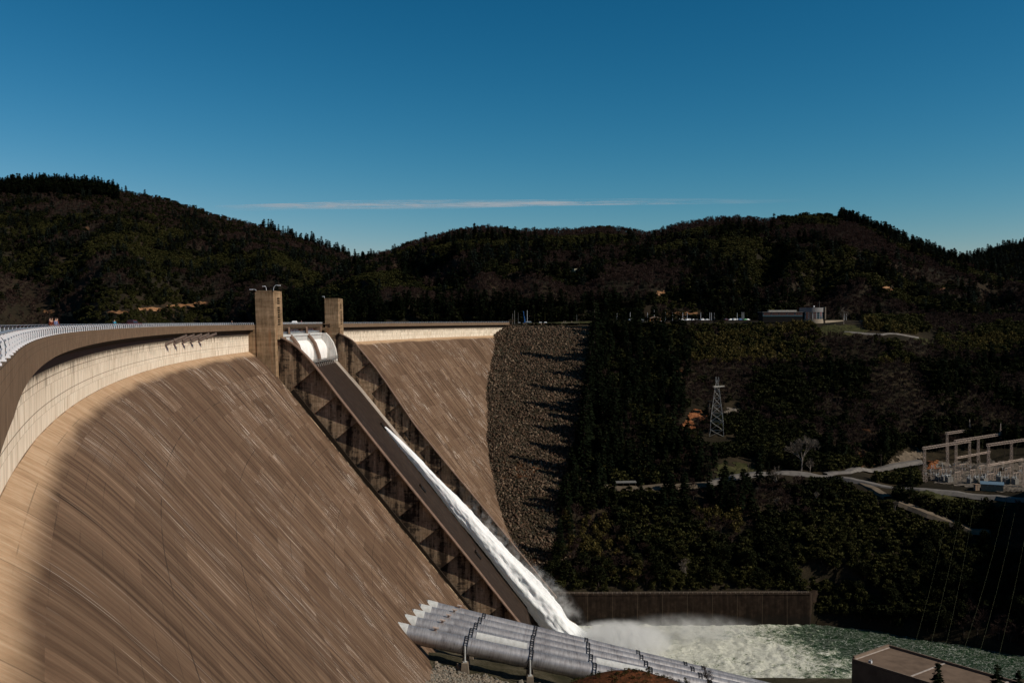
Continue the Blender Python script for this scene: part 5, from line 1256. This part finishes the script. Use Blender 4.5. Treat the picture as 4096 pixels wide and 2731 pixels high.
for zz in (0, -.45): g.tube((p.x, 398.3, zt + zz + .1), (q.x + 16, 398.3, zt + zz + .1), .05, .05, 4)
for k in range(34): g.tube((p.x + 2 * k, 398.3, zt - .8), (p.x + 2 * k, 398.3, zt + .1), .04, .04, 4)
g.build('handrail', M['coping'], dk, loc=mi)
p = at(3045, 2727, 385); hp = thing('hut', 'dark peaked hut roof poking up in front of the tailrace deck', 'hut', (p.x, 385, -149), .5); g = MB(); g.prism([(-4, 0), (-4, 3.2), (0, 6.2), (4, 3.2), (4, 0)], 'y', -4, 4); g.build('wall', M['phwall'], hp); g = MB(); g.prism([(-4.6, 2.9), (0, 6.35), (4.6, 2.9), (4.6, 3.15), (0, 6.7), (-4.6, 3.15)], 'y', -4.5, 4.5); g.build('roof', M['phwall'], hp)

# foreground plants
for px, row, D, s_, k, v, lab_, nm in ((3752, 2640, 236, .62, 'pine', 0, 'dark pine top in front of the powerhouse roof', 'tree'), (3990, 2648, 215, .60, 'pine', 2, 'dark pine top at the lower right corner of the picture', 'tree'), (4075, 2672, 220, .5, 'pine', 1, 'second dark pine top at the very right edge', 'tree')):
    a_, b_ = ray(px, row); h = [22, 26, 18][v] * s_; tree(k, v, (a_ * D, D, b_ * D - h * 1.02), s_ * 1.25, px, lab_, None, nm, sz=s_)
K['bush'] = [proto_round(1.8, 1.1, 'olive', 10, 40, .10, .02)]; MESH['bush'] = [(as_mesh('bush_trunk', K['bush'][0][0], 'bark'), as_mesh('bush_crown', K['bush'][0][1], 'olive'))]
K['twig'] = [proto_bare(7, 3, 'bare', 4, 4, 'bark', .09, .02)]; MESH['twig'] = [(as_mesh('twig_trunk', K['twig'][0][0], 'bark'), as_mesh('twig_crown', K['twig'][0][1], 'bare'))]
for k, (x, y, s_, lab_) in enumerate(((30, 219, .8, 'first small bush from the left on the ridge of the red mound'), (38.5, 219, 1.0, 'second small bush from the left on the red mound'), (44, 218, 1.5, 'wide low bush on the falling ridge of the red mound'), (48, 218, .8, 'small upright bush right of the wide low bush'), (56, 216, 2.0, 'large dark bush at the lower right end of the mound'), (14, 224, .6, 'tiny bush at the left end of the mound top'))):
    tree('bush', 0, (x, y, znear(x, y) - .1), s_, k, lab_, 'bushes on the red mound', 'bush')
p = at(2832, 2731, 215); tree('twig', 0, (p.x, 215, p.z - 2.5), 1.15, 0, 'bare twiggy shrub rising against the river in front of the pipes', None, 'shrub')
r = random.Random(2); pts = []
for _ in range(1500):
    x, y = r.uniform(-15, 75), r.uniform(205, 252); pts.append((x, y, znear(x, y)))
gb = bpy.data.collections.new('ground_tufts'); mbx = MB(); leafbits(mbx, (0, 0, .15), (.5, .5, .25), 60, .09); gb.objects.link(bpy.data.objects.new('tuft', as_mesh('tuft', mbx, 'olive')))
mass('ground_cover', pts, gb, 'low weeds and grass tufts on the near slope', 'grass', .5, 1.4, .2)

# ------------------------------------------------------------------ plateau at the far end of the dam
def gp(px, D): a, b = ray(px, 1285); x = a * D; return Vector((x, D, zfar(x, D)))
def pole(label, px, row_top, D, mat='rail', head=True, r=.13):
    p = gp(px, D); zt = at(px, row_top, D).z; root = thing('lamp_post', label, 'lamp post', p, 0, 'lamp posts on the far plateau'); g = MB(); g.tube((0, 0, 0), (0, 0, zt - p.z), r * 1.4, r, 6); g.build('pole', M[mat], root)
    if head: g = MB(); g.box((.7, 0, zt - p.z), (1.6, .4, .18)); g.build('lamp_head', M[mat], root)
PL = [(2468, 1251, 'first lamp post from the left along the pale parapet'), (2521, 1249, 'lamp post just left of the white trailer'), (2590, 1250, 'lamp post between trailer and pavilion'), (2662, 1249, 'lamp post at the left end of the dark parking wall'), (2690, 1250, 'second lamp post of the car park'), (2731, 1250, 'third lamp post of the car park'),
      (2749, 1250, 'fourth lamp post of the car park'), (2803, 1250, 'fifth lamp post of the car park'), (2839, 1249, 'left lamp post of the close trio beside the round pine'), (2846, 1250, 'middle lamp post of the close trio beside the round pine'), (2857, 1251, 'right lamp post of the close trio beside the round pine'),
      (2949, 1251, 'lamp post with a dashed pole right of the round pine'), (2968, 1248, 'left lamp post of the pair near the visitor building'), (2975, 1249, 'right lamp post of the pair near the visitor building'), (3377, 1245, 'lamp post right of the terrace'), (3385, 1255, 'shorter lamp post right of the terrace')]
for px, rt, lb in PL: pole(lb, px, rt, 846, head=False)
for px, rt, mt, r_, lb in ((2617, 1238, 'steelw', .2, 'tallest pale pole in front of the pavilion'), (2050, 1253, 'steel', .12, 'short grey pole at the left by the dam end'), (2058, 1241, 'steel', .16, 'tall grey pole by the dam end'), (2073, 1251, 'steel', .10, 'thin dark pole behind the white cart'),
                           (2109, 1241, 'rail', .16, 'tall white pole beside the white truck'), (2138, 1257, 'olive', .13, 'green and white pole right of the white truck'), (2180, 1254, 'olive', .12, 'green topped pole at the pale van'), (2307, 1258, 'steel', .1, 'pole with a small sign near the parapet end')):
    pole(lb, px, rt, 835, mt, False, r_)
M['blue'] = plain('blue_paint', (.02, .10, .30), .5)
p = gp(2097, 835); bm_ = thing('boom_lift', 'blue folded boom lift standing beside the white truck', 'crane', p); g = MB(); g.box((0, 0, .9), (2.2, 1.6, 1.2)); g.build('base', M['blue'], bm_); g = MB(); g.tube((.4, 0, 1.4), (-.6, 0, 10.2), .30, .20, 6); g.tube((.9, 0, 1.4), (.2, 0, 6.4), .28, .22, 6); g.build('boom', M['blue'], bm_)
g = MB(); g.box((-.6, 0, 10.4), (.8, .7, .7)); g.build('basket', M['blue'], bm_)
def paint(nm, c): 
    t = NT(nm); return t.pbr(c, .3, .1, spec=.6)
PAINT = {'white': paint('white_car_paint', (.75, .75, .74)), 'silver': paint('silver_car_paint', (.42, .43, .44)), 'black': paint('black_car_paint', (.02, .02, .022)), 'red': paint('dark_red_car_paint', (.055, .006, .006)), 'green': paint('green_car_paint', (.08, .30, .10)), 'blue': paint('blue_car_paint', (.05, .10, .22)), 'grey': paint('grey_car_paint', (.16, .165, .17))}
M['tyre'] = plain('tyre_rubber', (.015, .015, .015), .8); M['lamp'] = plain('lamp_glass', (.6, .6, .55), .2)
CARM = {}
def car(label, p, rz, col, style='sedan', group='cars parked on the far plateau', cat='car', nm='parked_car'):
    root = thing(nm, label, cat, p, rz, group)
    prof = {'sedan': [(-2.25, .35), (-2.3, .8), (-1.5, .92), (-1.0, 1.42), (.55, 1.44), (1.25, .95), (2.2, .82), (2.3, .4)], 'suv': [(-2.3, .4), (-2.35, 1.0), (-2.2, 1.68), (.5, 1.72), (1.2, 1.1), (2.2, .98), (2.35, .42)],
            'truck': [(-2.8, .5), (-2.8, 1.1), (-.9, 1.1), (-.85, 1.75), (.55, 1.78), (1.2, 1.15), (2.6, 1.05), (2.7, .5)], 'van': [(-2.7, .4), (-2.75, 2.1), (1.4, 2.15), (2.1, 1.3), (2.7, 1.15), (2.75, .45)]}[style]
    if style not in CARM:
        b = MB(); n = len(prof); rows = []
        for y, q, top in ((-.88, 1, .0), (-.92, 1, 0), (.92, 1, 0), (.88, 1, 0)): pass
        def sec(y, inset): return [(x * (1 - .02 * inset), y - math.copysign(inset * .22 * cl((z - 1.0) / .7), y) if y else 0, z) for x, z in prof]
        A, Bv = sec(-.92, 1), sec(.92, 1); b.grid([A + [A[0]], Bv + [Bv[0]]]); b.add(A, [tuple(range(n))]); b.add(Bv, [tuple(range(n))])
        w = MB(); zt = max(z for x, z in prof); cab = [(x, z) for x, z in prof if z > 1.2]; x0 = min(x for x, z in cab) + .2; x1 = max(x for x, z in cab)
        for sy in (-1, 1):
            lo = {'sedan': .95, 'suv': 1.08, 'truck': 1.15, 'van': 1.3}[style]
            w.add([(x0 - .2, sy * .915, lo), (x1 + .4, sy * .915, lo), (x1, sy * (.93 - .22 * cl((zt - 1.0) / .7) + .0), zt - .12), (x0, sy * (.93 - .22 * cl((zt - 1.0) / .7)), zt - .12)], [(0, 1, 2, 3)])
        xf = x1 + .03; w.add([(xf + .58, -.8, .98 if style != 'van' else 1.35), (xf + .58, .8, .98 if style != 'van' else 1.35), (xf + .02, .68, zt - .05), (xf + .02, -.68, zt - .05)], [(0, 1, 2, 3)])
        wh = MB(); wh.tube((0, -.12, 0), (0, .12, 0), .34, .34, 14); hd = MB(); hd.box((0, 0, 0), (.08, .35, .16))
        CARM[style] = (b, w, wh, hd)
    b, w, wh, hd = CARM[style]; b.build('body', PAINT[col], root, bevel=.05); w.build('window', M['glass'], root)
    xw = prof[-1][0] - .9
    for x in (-xw + .1, xw):
        for y in (-.82, .82): wh.build('wheel', M['tyre'], root, loc=(x, y, .34))
    for y in (-.62, .62): hd.build('headlight', M['lamp'], root, loc=(prof[-1][0] - .04, y, .68))
CARS = [(2725, 'white', 'suv', 'white car parked furthest left behind the dark wall'), (2749, 'white', 'sedan', 'second parked car, white and low'), (2758, 'silver', 'suv', 'silver parked car touching the second white one'), (2773, 'white', 'sedan', 'pale parked car under the fifth lamp post'), (2786, 'black', 'sedan', 'dark parked car left of the white pickup'),
        (2810, 'white', 'truck', 'tall white parked pickup in the middle of the row'), (2828, 'silver', 'sedan', 'silver parked car left of the round pine'), (2904, 'red', 'suv', 'dull red parked car right of the round pine'), (2923, 'white', 'sedan', 'white parked car right of the dull red one'), (2938, 'white', 'suv', 'white parked car before the dashed pole'),
        (2948, 'silver', 'sedan', 'silver parked car at the dashed pole'), (2960, 'blue', 'suv', 'blue parked car left of the lamp post pair'), (2982, 'green', 'sedan', 'bright green parked car right of the lamp post pair'), (2990, 'white', 'sedan', 'white parked car beside the green one')]
for i, (px, c, st, lb) in enumerate(CARS): car(lb, gp(px, 843 + (i % 3)), .3 + (i % 2) * .4, c, st)
car('silver pickup truck parked right of the pavilion', gp(2650, 824), .1, 'silver', 'truck', None, 'pickup truck'); car('white box truck parked at the far end of the dam', gp(2115, 826), .4, 'white', 'van', None, 'truck', 'parked_truck'); car('pale van parked by the green topped pole', gp(2182, 832), .2, 'white', 'sedan', None, 'car'); car('pink-white car parked left of the green topped pole', gp(2162, 832), .2, 'white', 'sedan', None)
car('white flat cart left of the blue boom lift', gp(2078, 826), .0, 'white', 'sedan', None, 'cart', 'parked_cart'); car('small pale car beside the lamp post left of the trailer', gp(2526, 840), .3, 'silver', 'suv', None)
car('dark red pickup truck driving on the dam crest behind the railing', (arc(226, 5)[0], 226, -1.29), 1.35, 'red', 'truck', None, 'pickup truck', 'driving_truck')
# white trailer and pavilion
p = gp(2557, 822); tr = thing('trailer', 'white box trailer with a sloping roof edge above the yellow tree', 'trailer', p, -.1); g = MB(); g.prism([(-3.4, .6), (-3.4, 3.2), (3.0, 3.1), (3.9, 1.8), (3.9, .6)], 'y', -1.2, 1.2); g.build('body', PAINT['white'], tr, bevel=.06)
for x in (-1.5, -.4): g = MB(); g.tube((x, -1.25, .4), (x, -.95, .4), .4, .4, 12); g.build('wheel', M['tyre'], tr)
p = gp(2619, 828); pv = thing('pavilion', 'brown open pavilion with a low hipped roof and orange posts', 'pavilion', p); g = MB()
g.add([(-5, -3.5, 2.9), (5, -3.5, 2.9), (5, 3.5, 2.9), (-5, 3.5, 2.9), (-1.5, 0, 4.3), (1.5, 0, 4.3)], [(0, 1, 5, 4), (2, 3, 4, 5), (1, 2, 5), (3, 0, 4), (0, 3, 2, 1)]); g.build('roof', plain('pavilion_roof', (.16, .11, .08), .8), pv)
mo_ = plain('orange_post_paint', (.42, .17, .05), .7)
for x in (-4.2, -1.4, 1.4, 4.2): g = MB(); g.box((x, -3.0, 1.45), (.4, .4, 2.9)); g.build('post', mo_, pv)
g = MB(); g.box((1.5, 1, 1.0), (3, 2, 2.0)); g.build('kiosk', M['conc'], pv)
# parapets and walls
def lowwall(label, a, b, D0, D1, z0, z1, mat, name='parapet_wall', cat='wall', th=.5):
    A, B = gp(a, D0), gp(b, D1); mid = (A + B) / 2; d = B - A; root = thing(name, label, cat, (mid.x, mid.y, mid.z), math.atan2(d.y, d.x)); g = MB(); g.box((0, 0, (z0 + z1) / 2), (Vector((d.x, d.y)).length, th, z1 - z0)); g.build('wall', mat, root)
    g = MB(); g.box((0, 0, z1 + .06), (Vector((d.x, d.y)).length, th + .16, .12)); g.build('coping', mat, root)
M['para'] = plain('parapet_concrete', (.26, .21, .155), .9)
lowwall('pale low parapet above the right part of the rock fill', 2245, 2318, 812, 812, -.5, 1.1, M['para']); lowwall('pale low parapet running right to the white trailer', 2385, 2522, 812, 812, -.5, 1.0, M['para']); lowwall('short pale wall piece left of the pavilion', 2579, 2597, 815, 815, -.5, 1.1, M['para'])
lowwall('long dark low wall in front of the parked cars', 2662, 3055, 832, 832, -2.6, .75, plain('dark_wall', (.025, .02, .016), .9)); lowwall('long dark low wall behind the top of the rock fill', 2060, 2235, 822, 822, -1.5, .9, bpy.data.materials['dark_wall']); lowwall('pale terrace wall right of the round visitor building', 3300, 3372, 812, 830, -1.2, 1.3, M['para']); lowwall('pale wall piece behind the dark tree at the right of the terrace', 3440, 3474, 835, 835, .0, 1.2, M['para'])
lowwall('thin pale curb along the slope below the car park', 2655, 2840, 800, 794, -.2, .35, M['para'], th=.6)
for k, (px, lb) in enumerate(((2255, 'first small post from the left on the parapet'), (2262, 'second small post on the parapet'), (2287, 'small round post in the middle of the parapet'), (2414, 'small rounded pillar on the long pale parapet'))):
    q = gp(px, 812); o = MB(); o.box((0, 0, .6), (.7, .7, 1.2)); o.box((0, 0, 1.28), (.9, .9, .16)); tag(o.build('pillar', M['para'], loc=q + Vector((0, 0, .9))), lb, 'pillar')
# small block house at the far end of the dam
p = Vector((arc(797, 0)[0] + .5, 796, -1.1)); kb = thing('crest_kiosk', 'small pale concrete block at the far end of the dam railing', 'kiosk', p); g = MB(); g.box((0, 0, .9), (3.4, 2, 1.9)); g.box((0, 0, 1.95), (4.2, 2.6, .25)); g.build('body', M['wall'], kb); g = MB(); g.box((0, -1.03, .9), (.9, .08, 1.5)); g.build('door', M['dark'], kb)
g = MB(); g.prism([(-3.0, -1.1), (6, -1.1), (6, -2.6), (1, -8), (-1, -8), (-3.0, -3.2)], 'y', 797.2, 800); o = g.build('end_buttress', M['fascia'], dam, uv=None); o.location = -Vector(dam.location) + Vector((-7, 0, 0))

# visitor building
def vb():
    D = 805; X = lambda px: at(px, 1285, D).x; Z = lambda row: at(3180, row, D).z
    root = thing('visitor_building', 'long low visitor building with dark windows and a round glazed end', 'building', (X(3210), D, Z(1290))); mi = -Vector(root.location)
    mg = plain('fascia_grey', (.175, .17, .165), .8); mb_ = plain('blue_panel', (.06, .11, .13), .5); gd = M['glass']
    x0, x1 = X(3051), X(3210); g = MB(); g.box(((x0 + x1) / 2, D + 7, (Z(1249) + Z(1290)) / 2), (x1 - x0, 14, Z(1249) - Z(1290))); g.build('wall', M['dark'], root, loc=mi)
    g = MB(); g.box(((x0 + x1) / 2 - .1, D + 6.8, Z(1248)), (x1 - x0 + 1, 15.6, .35)); g.build('roof', mg, root, loc=mi)
    g = MB(); g.box(((x0 + x1) / 2, D - .1, Z(1263.5)), (x1 - x0, .25, Z(1262) - Z(1265.5))); g.build('sill_band', mb_, root, loc=mi)
    for k in range(5):
        a = X(3051) + k * (x1 - x0) / 5; w = (x1 - x0) / 5
        f = MB(); f.box((a + .25, D - .12, Z(1257)), (.5, .3, 2.6)); fo = f.build('window_frame', mb_, root, loc=mi)
        f = MB()
        for j in range(3): f.box((a + .5 + (j + .5) * (w - .6) / 3, D - .08, Z(1256)), ((w - .6) / 3 - .2, .2, Z(1251.5) - Z(1260.5)))
        f.build('pane', gd, fo)
    g = MB(); g.box(((X(3079) + X(3190)) / 2, D + 5, Z(1243.6)), (X(3190) - X(3079), 4, Z(1240) - Z(1247)))
    for k in range(22): g.box((X(3080) + k * (X(3189) - X(3080)) / 21, D + 2.95, Z(1243.6)), (.5, .14, 1.25))
    g.build('roof_screen', plain('bright_metal_screen', (.50, .46, .38), .45, .4), root, loc=mi)
    # drum
    cx = (X(3210) + X(3302)) / 2; R0 = (X(3302) - X(3210)) / 2; cy = D + R0 * .75; n = 48
    def ring(nm, r, z0, z1, mat, par=root, a0=0, a1=360):
        g = MB(); rows = []
        for z in (z0, z1): rows.append([(cx + r * math.cos(R_(a0 + (a1 - a0) * k / n)), cy + r * math.sin(R_(a0 + (a1 - a0) * k / n)), z) for k in range(n + 1)])
        g.grid(rows); g.add([*rows[1][:-1]], [tuple(range(n))]); return g.build(nm, mat, par, loc=mi if par is root else None)
    ring('base_wall', R0 + .05, Z(1294), Z(1276.5), M['para']); ring('glass_drum', R0 - .5, Z(1277), Z(1248), gd); ring('fascia', R0 + .2, Z(1248.5), Z(1231), mg)
    for a in range(180, 361, 20):
        g = MB(); g.box((cx + (R0 - .42) * math.cos(R_(a)), cy + (R0 - .42) * math.sin(R_(a)), Z(1262.5)), (.35, .35, Z(1249) - Z(1276.5))); g.build('mullion', M['steelw'], root, loc=mi)
    for row in (1255, 1262, 1269):
        g = MB(); g.path([(cx + (R0 - .4) * math.cos(R_(a)), cy + (R0 - .4) * math.sin(R_(a)), Z(row)) for a in range(200, 361, 10)], .1, 4); g.build('transom', mb_, root, loc=mi)
    g = MB(); g.box((X(3304.5), cy - 2, (Z(1228.5) + Z(1277)) / 2), (.8, 7, Z(1228.5) - Z(1277))); g.build('fin_wall', M['para'], root, loc=mi)
    g = MB(); g.tube((X(3288), cy, Z(1231)), (X(3288), cy, Z(1203)), .09, .06, 5); g.build('mast', M['steel'], root, loc=mi)
    g = MB(); g.tube((X(3259), cy - 4, Z(1231)), (X(3260), cy - 4, Z(1226)), .25, .3, 6); g.box((X(3260), cy - 4, Z(1225)), (1.2, .6, .7), .5); g.build('roof_unit', M['rail'], root, loc=mi)
vb()
# ruined headtower on the ridge
p = None
for D in range(950, 1400, 4):
    a_, b_ = ray(2305, 1109)
    if zh2(a_, D) > b_ * D: p = Vector((a_ * D, D, b_ * D)); break
p = p or at(2305, 1109, 1200)
ht = thing('headtower_ruin', 'pale concrete block ruin among leafless trees on the ridge behind the dam', 'ruin', p, .35); g = MB(); mh = plain('pale_ruin_concrete', (.30, .27, .19), .9); k = p.y / FP
g.box((-4.5 * k * 1, 0, 16 * k), (24 * k, 10, 34 * k)); g.box((-24 * k, 2, 13 * k), (16 * k, 8, 24 * k)); g.build('wall', mh, ht)
g = MB(); g.box((-8 * k, -5.1, 20 * k), (2.2, .2, 4)); g.build('doorway', M['dark'], ht)
p2 = p + Vector((14, 8, -1)); tree('bare', 0, p2, 1.1, 0, 'leafless tree right of the pale ruin on the ridge'); tree('bare', 1, p + Vector((-11, 9, -1)), 1.0, 0, 'leafless tree left of the pale ruin on the ridge')

# ------------------------------------------------------------------ people on the crest
def skin_mesh(name, verts, edges, radii, mat, parent, sub=1):
    me = bpy.data.meshes.new(name); me.from_pydata(verts, edges, []); me.materials.append(mat); o = bpy.data.objects.new(name, me); link(o, parent)
    o.modifiers.new('skin', 'SKIN'); 
    bm = bmesh.new(); bm.from_mesh(me); lay = bm.verts.layers.skin.verify()
    for i, v in enumerate(bm.verts): v[lay].radius = (radii[i], radii[i] * .85); v[lay].use_root = (i == 0)
    bm.to_mesh(me); bm.free(); s = o.modifiers.new('sub', 'SUBSURF'); s.levels = sub; s.render_levels = sub; return o
SKIN = plain('skin', (.45, .27, .19), .6); HAIR = plain('dark_hair', (.03, .02, .015), .7)
def person(label, loc, rz, top, legs, lean=0.0, stride=.15, arm=(.25, .95)):
    root = thing('person', label, 'person', loc, rz)
    V = [(0, 0, .95), (0, 0, 1.15), (lean * .3, 0, 1.38), (lean * .5, 0, 1.5), (lean * .6 + .02, 0, 1.60), (lean * .6 + .02, 0, 1.72)]; E_ = [(0, 1), (1, 2), (2, 3), (3, 4), (4, 5)]; Rr = [.15, .13, .16, .06, .095, .075]
    for sy in (-1, 1):
        b = len(V); V += [(0, sy * .10, .88), (stride * sy * .5 + .04, sy * .11, .48), (stride * sy, sy * .11, .07), (stride * sy + .16, sy * .12, .04)]; E_ += [(0, b), (b, b + 1), (b + 1, b + 2), (b + 2, b + 3)]; Rr += [.095, .065, .045, .04]
        b = len(V); V += [(lean * .3, sy * .20, 1.40), (.05, sy * .25, 1.14), (arm[0], sy * .22, arm[1]), (arm[0] + .09, sy * .21, arm[1])]; E_ += [(2, b), (b, b + 1), (b + 1, b + 2), (b + 2, b + 3)]; Rr += [.06, .045, .032, .038]
    skin_mesh('body', V, E_, Rr, SKIN, root, 2)
    JV = [(0, 0, .92), (0, 0, 1.15), (lean * .3, 0, 1.40)]; JE = [(0, 1), (1, 2)]; JR = [.18, .155, .18]
    for sy in (-1, 1): b = len(JV); JV += [(lean * .3, sy * .21, 1.41), (.05, sy * .26, 1.14), (arm[0] - .03, sy * .225, arm[1])]; JE += [(2, b), (b, b + 1), (b + 1, b + 2)]; JR += [.08, .062, .05]
    skin_mesh('jacket', JV, JE, JR, top, root, 2)
    TV = [(0, 0, .98)]; TE = []; TR = [.17]
    for sy in (-1, 1): b = len(TV); TV += [(0, sy * .10, .86), (stride * sy * .5 + .04, sy * .11, .48), (stride * sy, sy * .11, .12)]; TE += [(0, b), (b, b + 1), (b + 1, b + 2)]; TR += [.11, .082, .062]
    skin_mesh('trousers', TV, TE, TR, legs, root, 2)
    bm = bmesh.new(); bmesh.ops.create_icosphere(bm, subdivisions=2, radius=.118)
    for v in bm.verts: v.co = Vector((v.co.x * 1.0 - .02, v.co.y * .92, max(v.co.z, -.03) * 1.05))
    me = bpy.data.meshes.new('hair'); bm.to_mesh(me); bm.free(); me.materials.append(HAIR); h = bpy.data.objects.new('hair', me); link(h, root); h.location = (lean * .6, 0, 1.70)
    g = MB()
    for sy in (-1, 1): g.box((lean * .6 + .115, sy * .035, 1.685), (.02, .022, .014))
    g.box((lean * .6 + .125, 0, 1.655), (.035, .025, .04)); g.box((lean * .6 + .11, 0, 1.615), (.02, .05, .010)); g.build('face', HAIR, root)
cx_ = lambda y, o: arc(y, o)[0]
cm = {n: plain(n + '_cloth', c, .85) for n, c in (('orange', (.13, .03, .015)), ('navy', (.03, .035, .06)), ('bluewhite', (.12, .14, .24)), ('cyan', (.04, .36, .52)), ('yellow', (.55, .60, .05)), ('pink', (.50, .22, .26)), ('black', (.02, .02, .02)), ('jeans', (.06, .09, .16)), ('brown', (.12, .06, .04)))}
person('person in an orange-brown jacket leaning at the left railing group', (cx_(97.5, 1.1), 97.5, -1.29), -.3, cm['orange'], cm['brown'], .35); person('person in dark clothes in the middle of the railing group', (cx_(100.2, 1.4), 100.2, -1.29), .2, cm['navy'], cm['black'])
person('person in a pale blue shirt in the railing group', (cx_(102, 1.0), 102, -1.29), -.2, cm['bluewhite'], cm['jeans']); person('person in a red-brown top at the right of the railing group', (cx_(105, 1.2), 105, -1.29), 1.2, cm['orange'], cm['black'], .2)
person('person in bright cyan clothes walking along the left crest', (cx_(177, 1.2), 177, -1.29), 1.4, cm['cyan'], cm['cyan']); person('distant person in dark red walking close to the nearer tower', (cx_(345, 1.2), 345, -1.29), 1.4, cm['brown'], cm['black'])
person('person in a yellow vest on the bridge beside the nearer tower', (-96.4, 391, -1.08), .3, cm['yellow'], cm['jeans']); person('person in a cyan jacket on the left part of the bridge', (-96.6, 400, -1.08), .3, cm['cyan'], cm['navy']); person('person in a pink top on the middle of the bridge', (-96.4, 456, -1.08), .3, cm['pink'], cm['navy'])
car('white car parked on the bridge between the towers', (-98, 449, -1.07), 1.57, 'white', 'sedan', None)

# ------------------------------------------------------------------ thin cloud streak high in the sky
t = NT('thin_cloud'); c = t.coord('Generated'); sx = t.sep(c); o_ = t.coord('Object')
n1 = t.noise(t.vmap(o_, (.00022, .0011, 1)), 1.0, 7, .62, .8); n2 = t.noise(t.vmap(o_, (.0014, .0020, 1)), 1.0, 5, .6, .5)
ex = t.math('MULTIPLY', t.step(sx[0], .0, .18), t.step(sx[0], 1.0, .55)); wv = t.math('MULTIPLY_ADD', t.math('SUBTRACT', n1, .5), .7, sx[1])
ey = t.math('MULTIPLY', t.step(wv, .12, .42), t.step(wv, .88, .52)); al = t.math('MULTIPLY', t.math('MULTIPLY', ex, ey), t.math('MULTIPLY', t.step(t.math('MULTIPLY_ADD', n2, .5, t.math('MULTIPLY', n1, .5)), .34, .60), .95))
df = t.n.new('ShaderNodeBsdfDiffuse'); df.inputs[0].default_value = (.74, .86, .96, 1); tl_ = t.n.new('ShaderNodeBsdfTranslucent'); tl_.inputs[0].default_value = (.74, .86, .96, 1); ad = t.n.new('ShaderNodeMixShader'); t.l.new(df.outputs[0], ad.inputs[1]); t.l.new(tl_.outputs[0], ad.inputs[2])
tp = t.n.new('ShaderNodeBsdfTransparent'); mx = t.n.new('ShaderNodeMixShader'); t.l.new(al, mx.inputs[0]); t.l.new(tp.outputs[0], mx.inputs[1]); t.l.new(ad.outputs[0], mx.inputs[2]); M['cloud'] = t.shader(mx.outputs[0])
pa = at(900, 838, 25000); ALT = pa.z
def sky_pt(px, row): a, b = ray(px, row); D = ALT / b; return Vector((a * D, D, ALT))
Pl = [(860, 838, 16), (1200, 832, 20), (1500, 821, 24), (1800, 814, 22), (2200, 809, 14), (2600, 806, 13), (3000, 800, 14), (3300, 795, 12)]
g = MB(); rows = [[], [], []]
for px, row, h in Pl:
    rows[0].append(sky_pt(px, row + h)); rows[1].append(sky_pt(px, row)); rows[2].append(sky_pt(px, row - h))
base = rows[0][0].copy(); g.grid([[p for p in rw] for rw in rows]); o = g.build('cloud', M['cloud']); tag(o, 'thin white streak of cloud low in the blue sky above the ridge', 'cloud', kind='stuff')

# ------------------------------------------------------------------ bare orange banks on the hills
def hill_patch(zh, px, row, w, h, seed):
    def hp(a, b):
        t_, sl = ray(a, b); D = 900.0
        while D < 2300:
            if zh(t_, D) > sl * D: return Vector((t_ * D, D, zh(t_, D) + 1.0))
            D += 3
        return None
    n = 26; c = hp(px, row)
    if c is None: return
    rows = []
    for f in (0.0, .35, .7, 1.0):
        rr = []
        for k in range(n + 1):
            a = 2 * math.pi * (k % n) / n; q = 1 + .45 * mnoise.noise(Vector((math.cos(a) * 1.7, math.sin(a) * 1.7, seed)))
            p = hp(px + math.cos(a) * w * f * q, row + math.sin(a) * h * f * q) or c
            if abs(p.y - c.y) > 160: p = c
            p = p + Vector((0, 0, mnoise.noise(Vector((p.x * .2, p.y * .2, 0))) * 1.5)); rr.append(p)
        rows.append(rr)
    g = MB(); g.grid(rows); tag(g.build('ground', M['bank']), kind='structure')
M['bank'] = m_ground('orange_bank_soil', (.085, .040, .018), (.20, .098, .045), (.34, .20, .11), .12, None, .5)
for k, (px, row, w, h) in enumerate(((200, 1252, 26, 7), (262, 1262, 30, 6), (470, 1255, 50, 5), (600, 1242, 62, 6), (730, 1229, 70, 6), (805, 1217, 36, 6), (350, 920, 10, 8))): hill_patch(zh1, px, row, w, h, k)
for k, (px, row, w, h) in enumerate(((1200, 1168, 16, 6), (1290, 1158, 14, 4), (2640, 1180, 18, 8), (3550, 1160, 24, 8), (3770, 1160, 18, 5), (2720, 1262, 60, 8))): hill_patch(zh2, px, row, w, h, 20 + k)
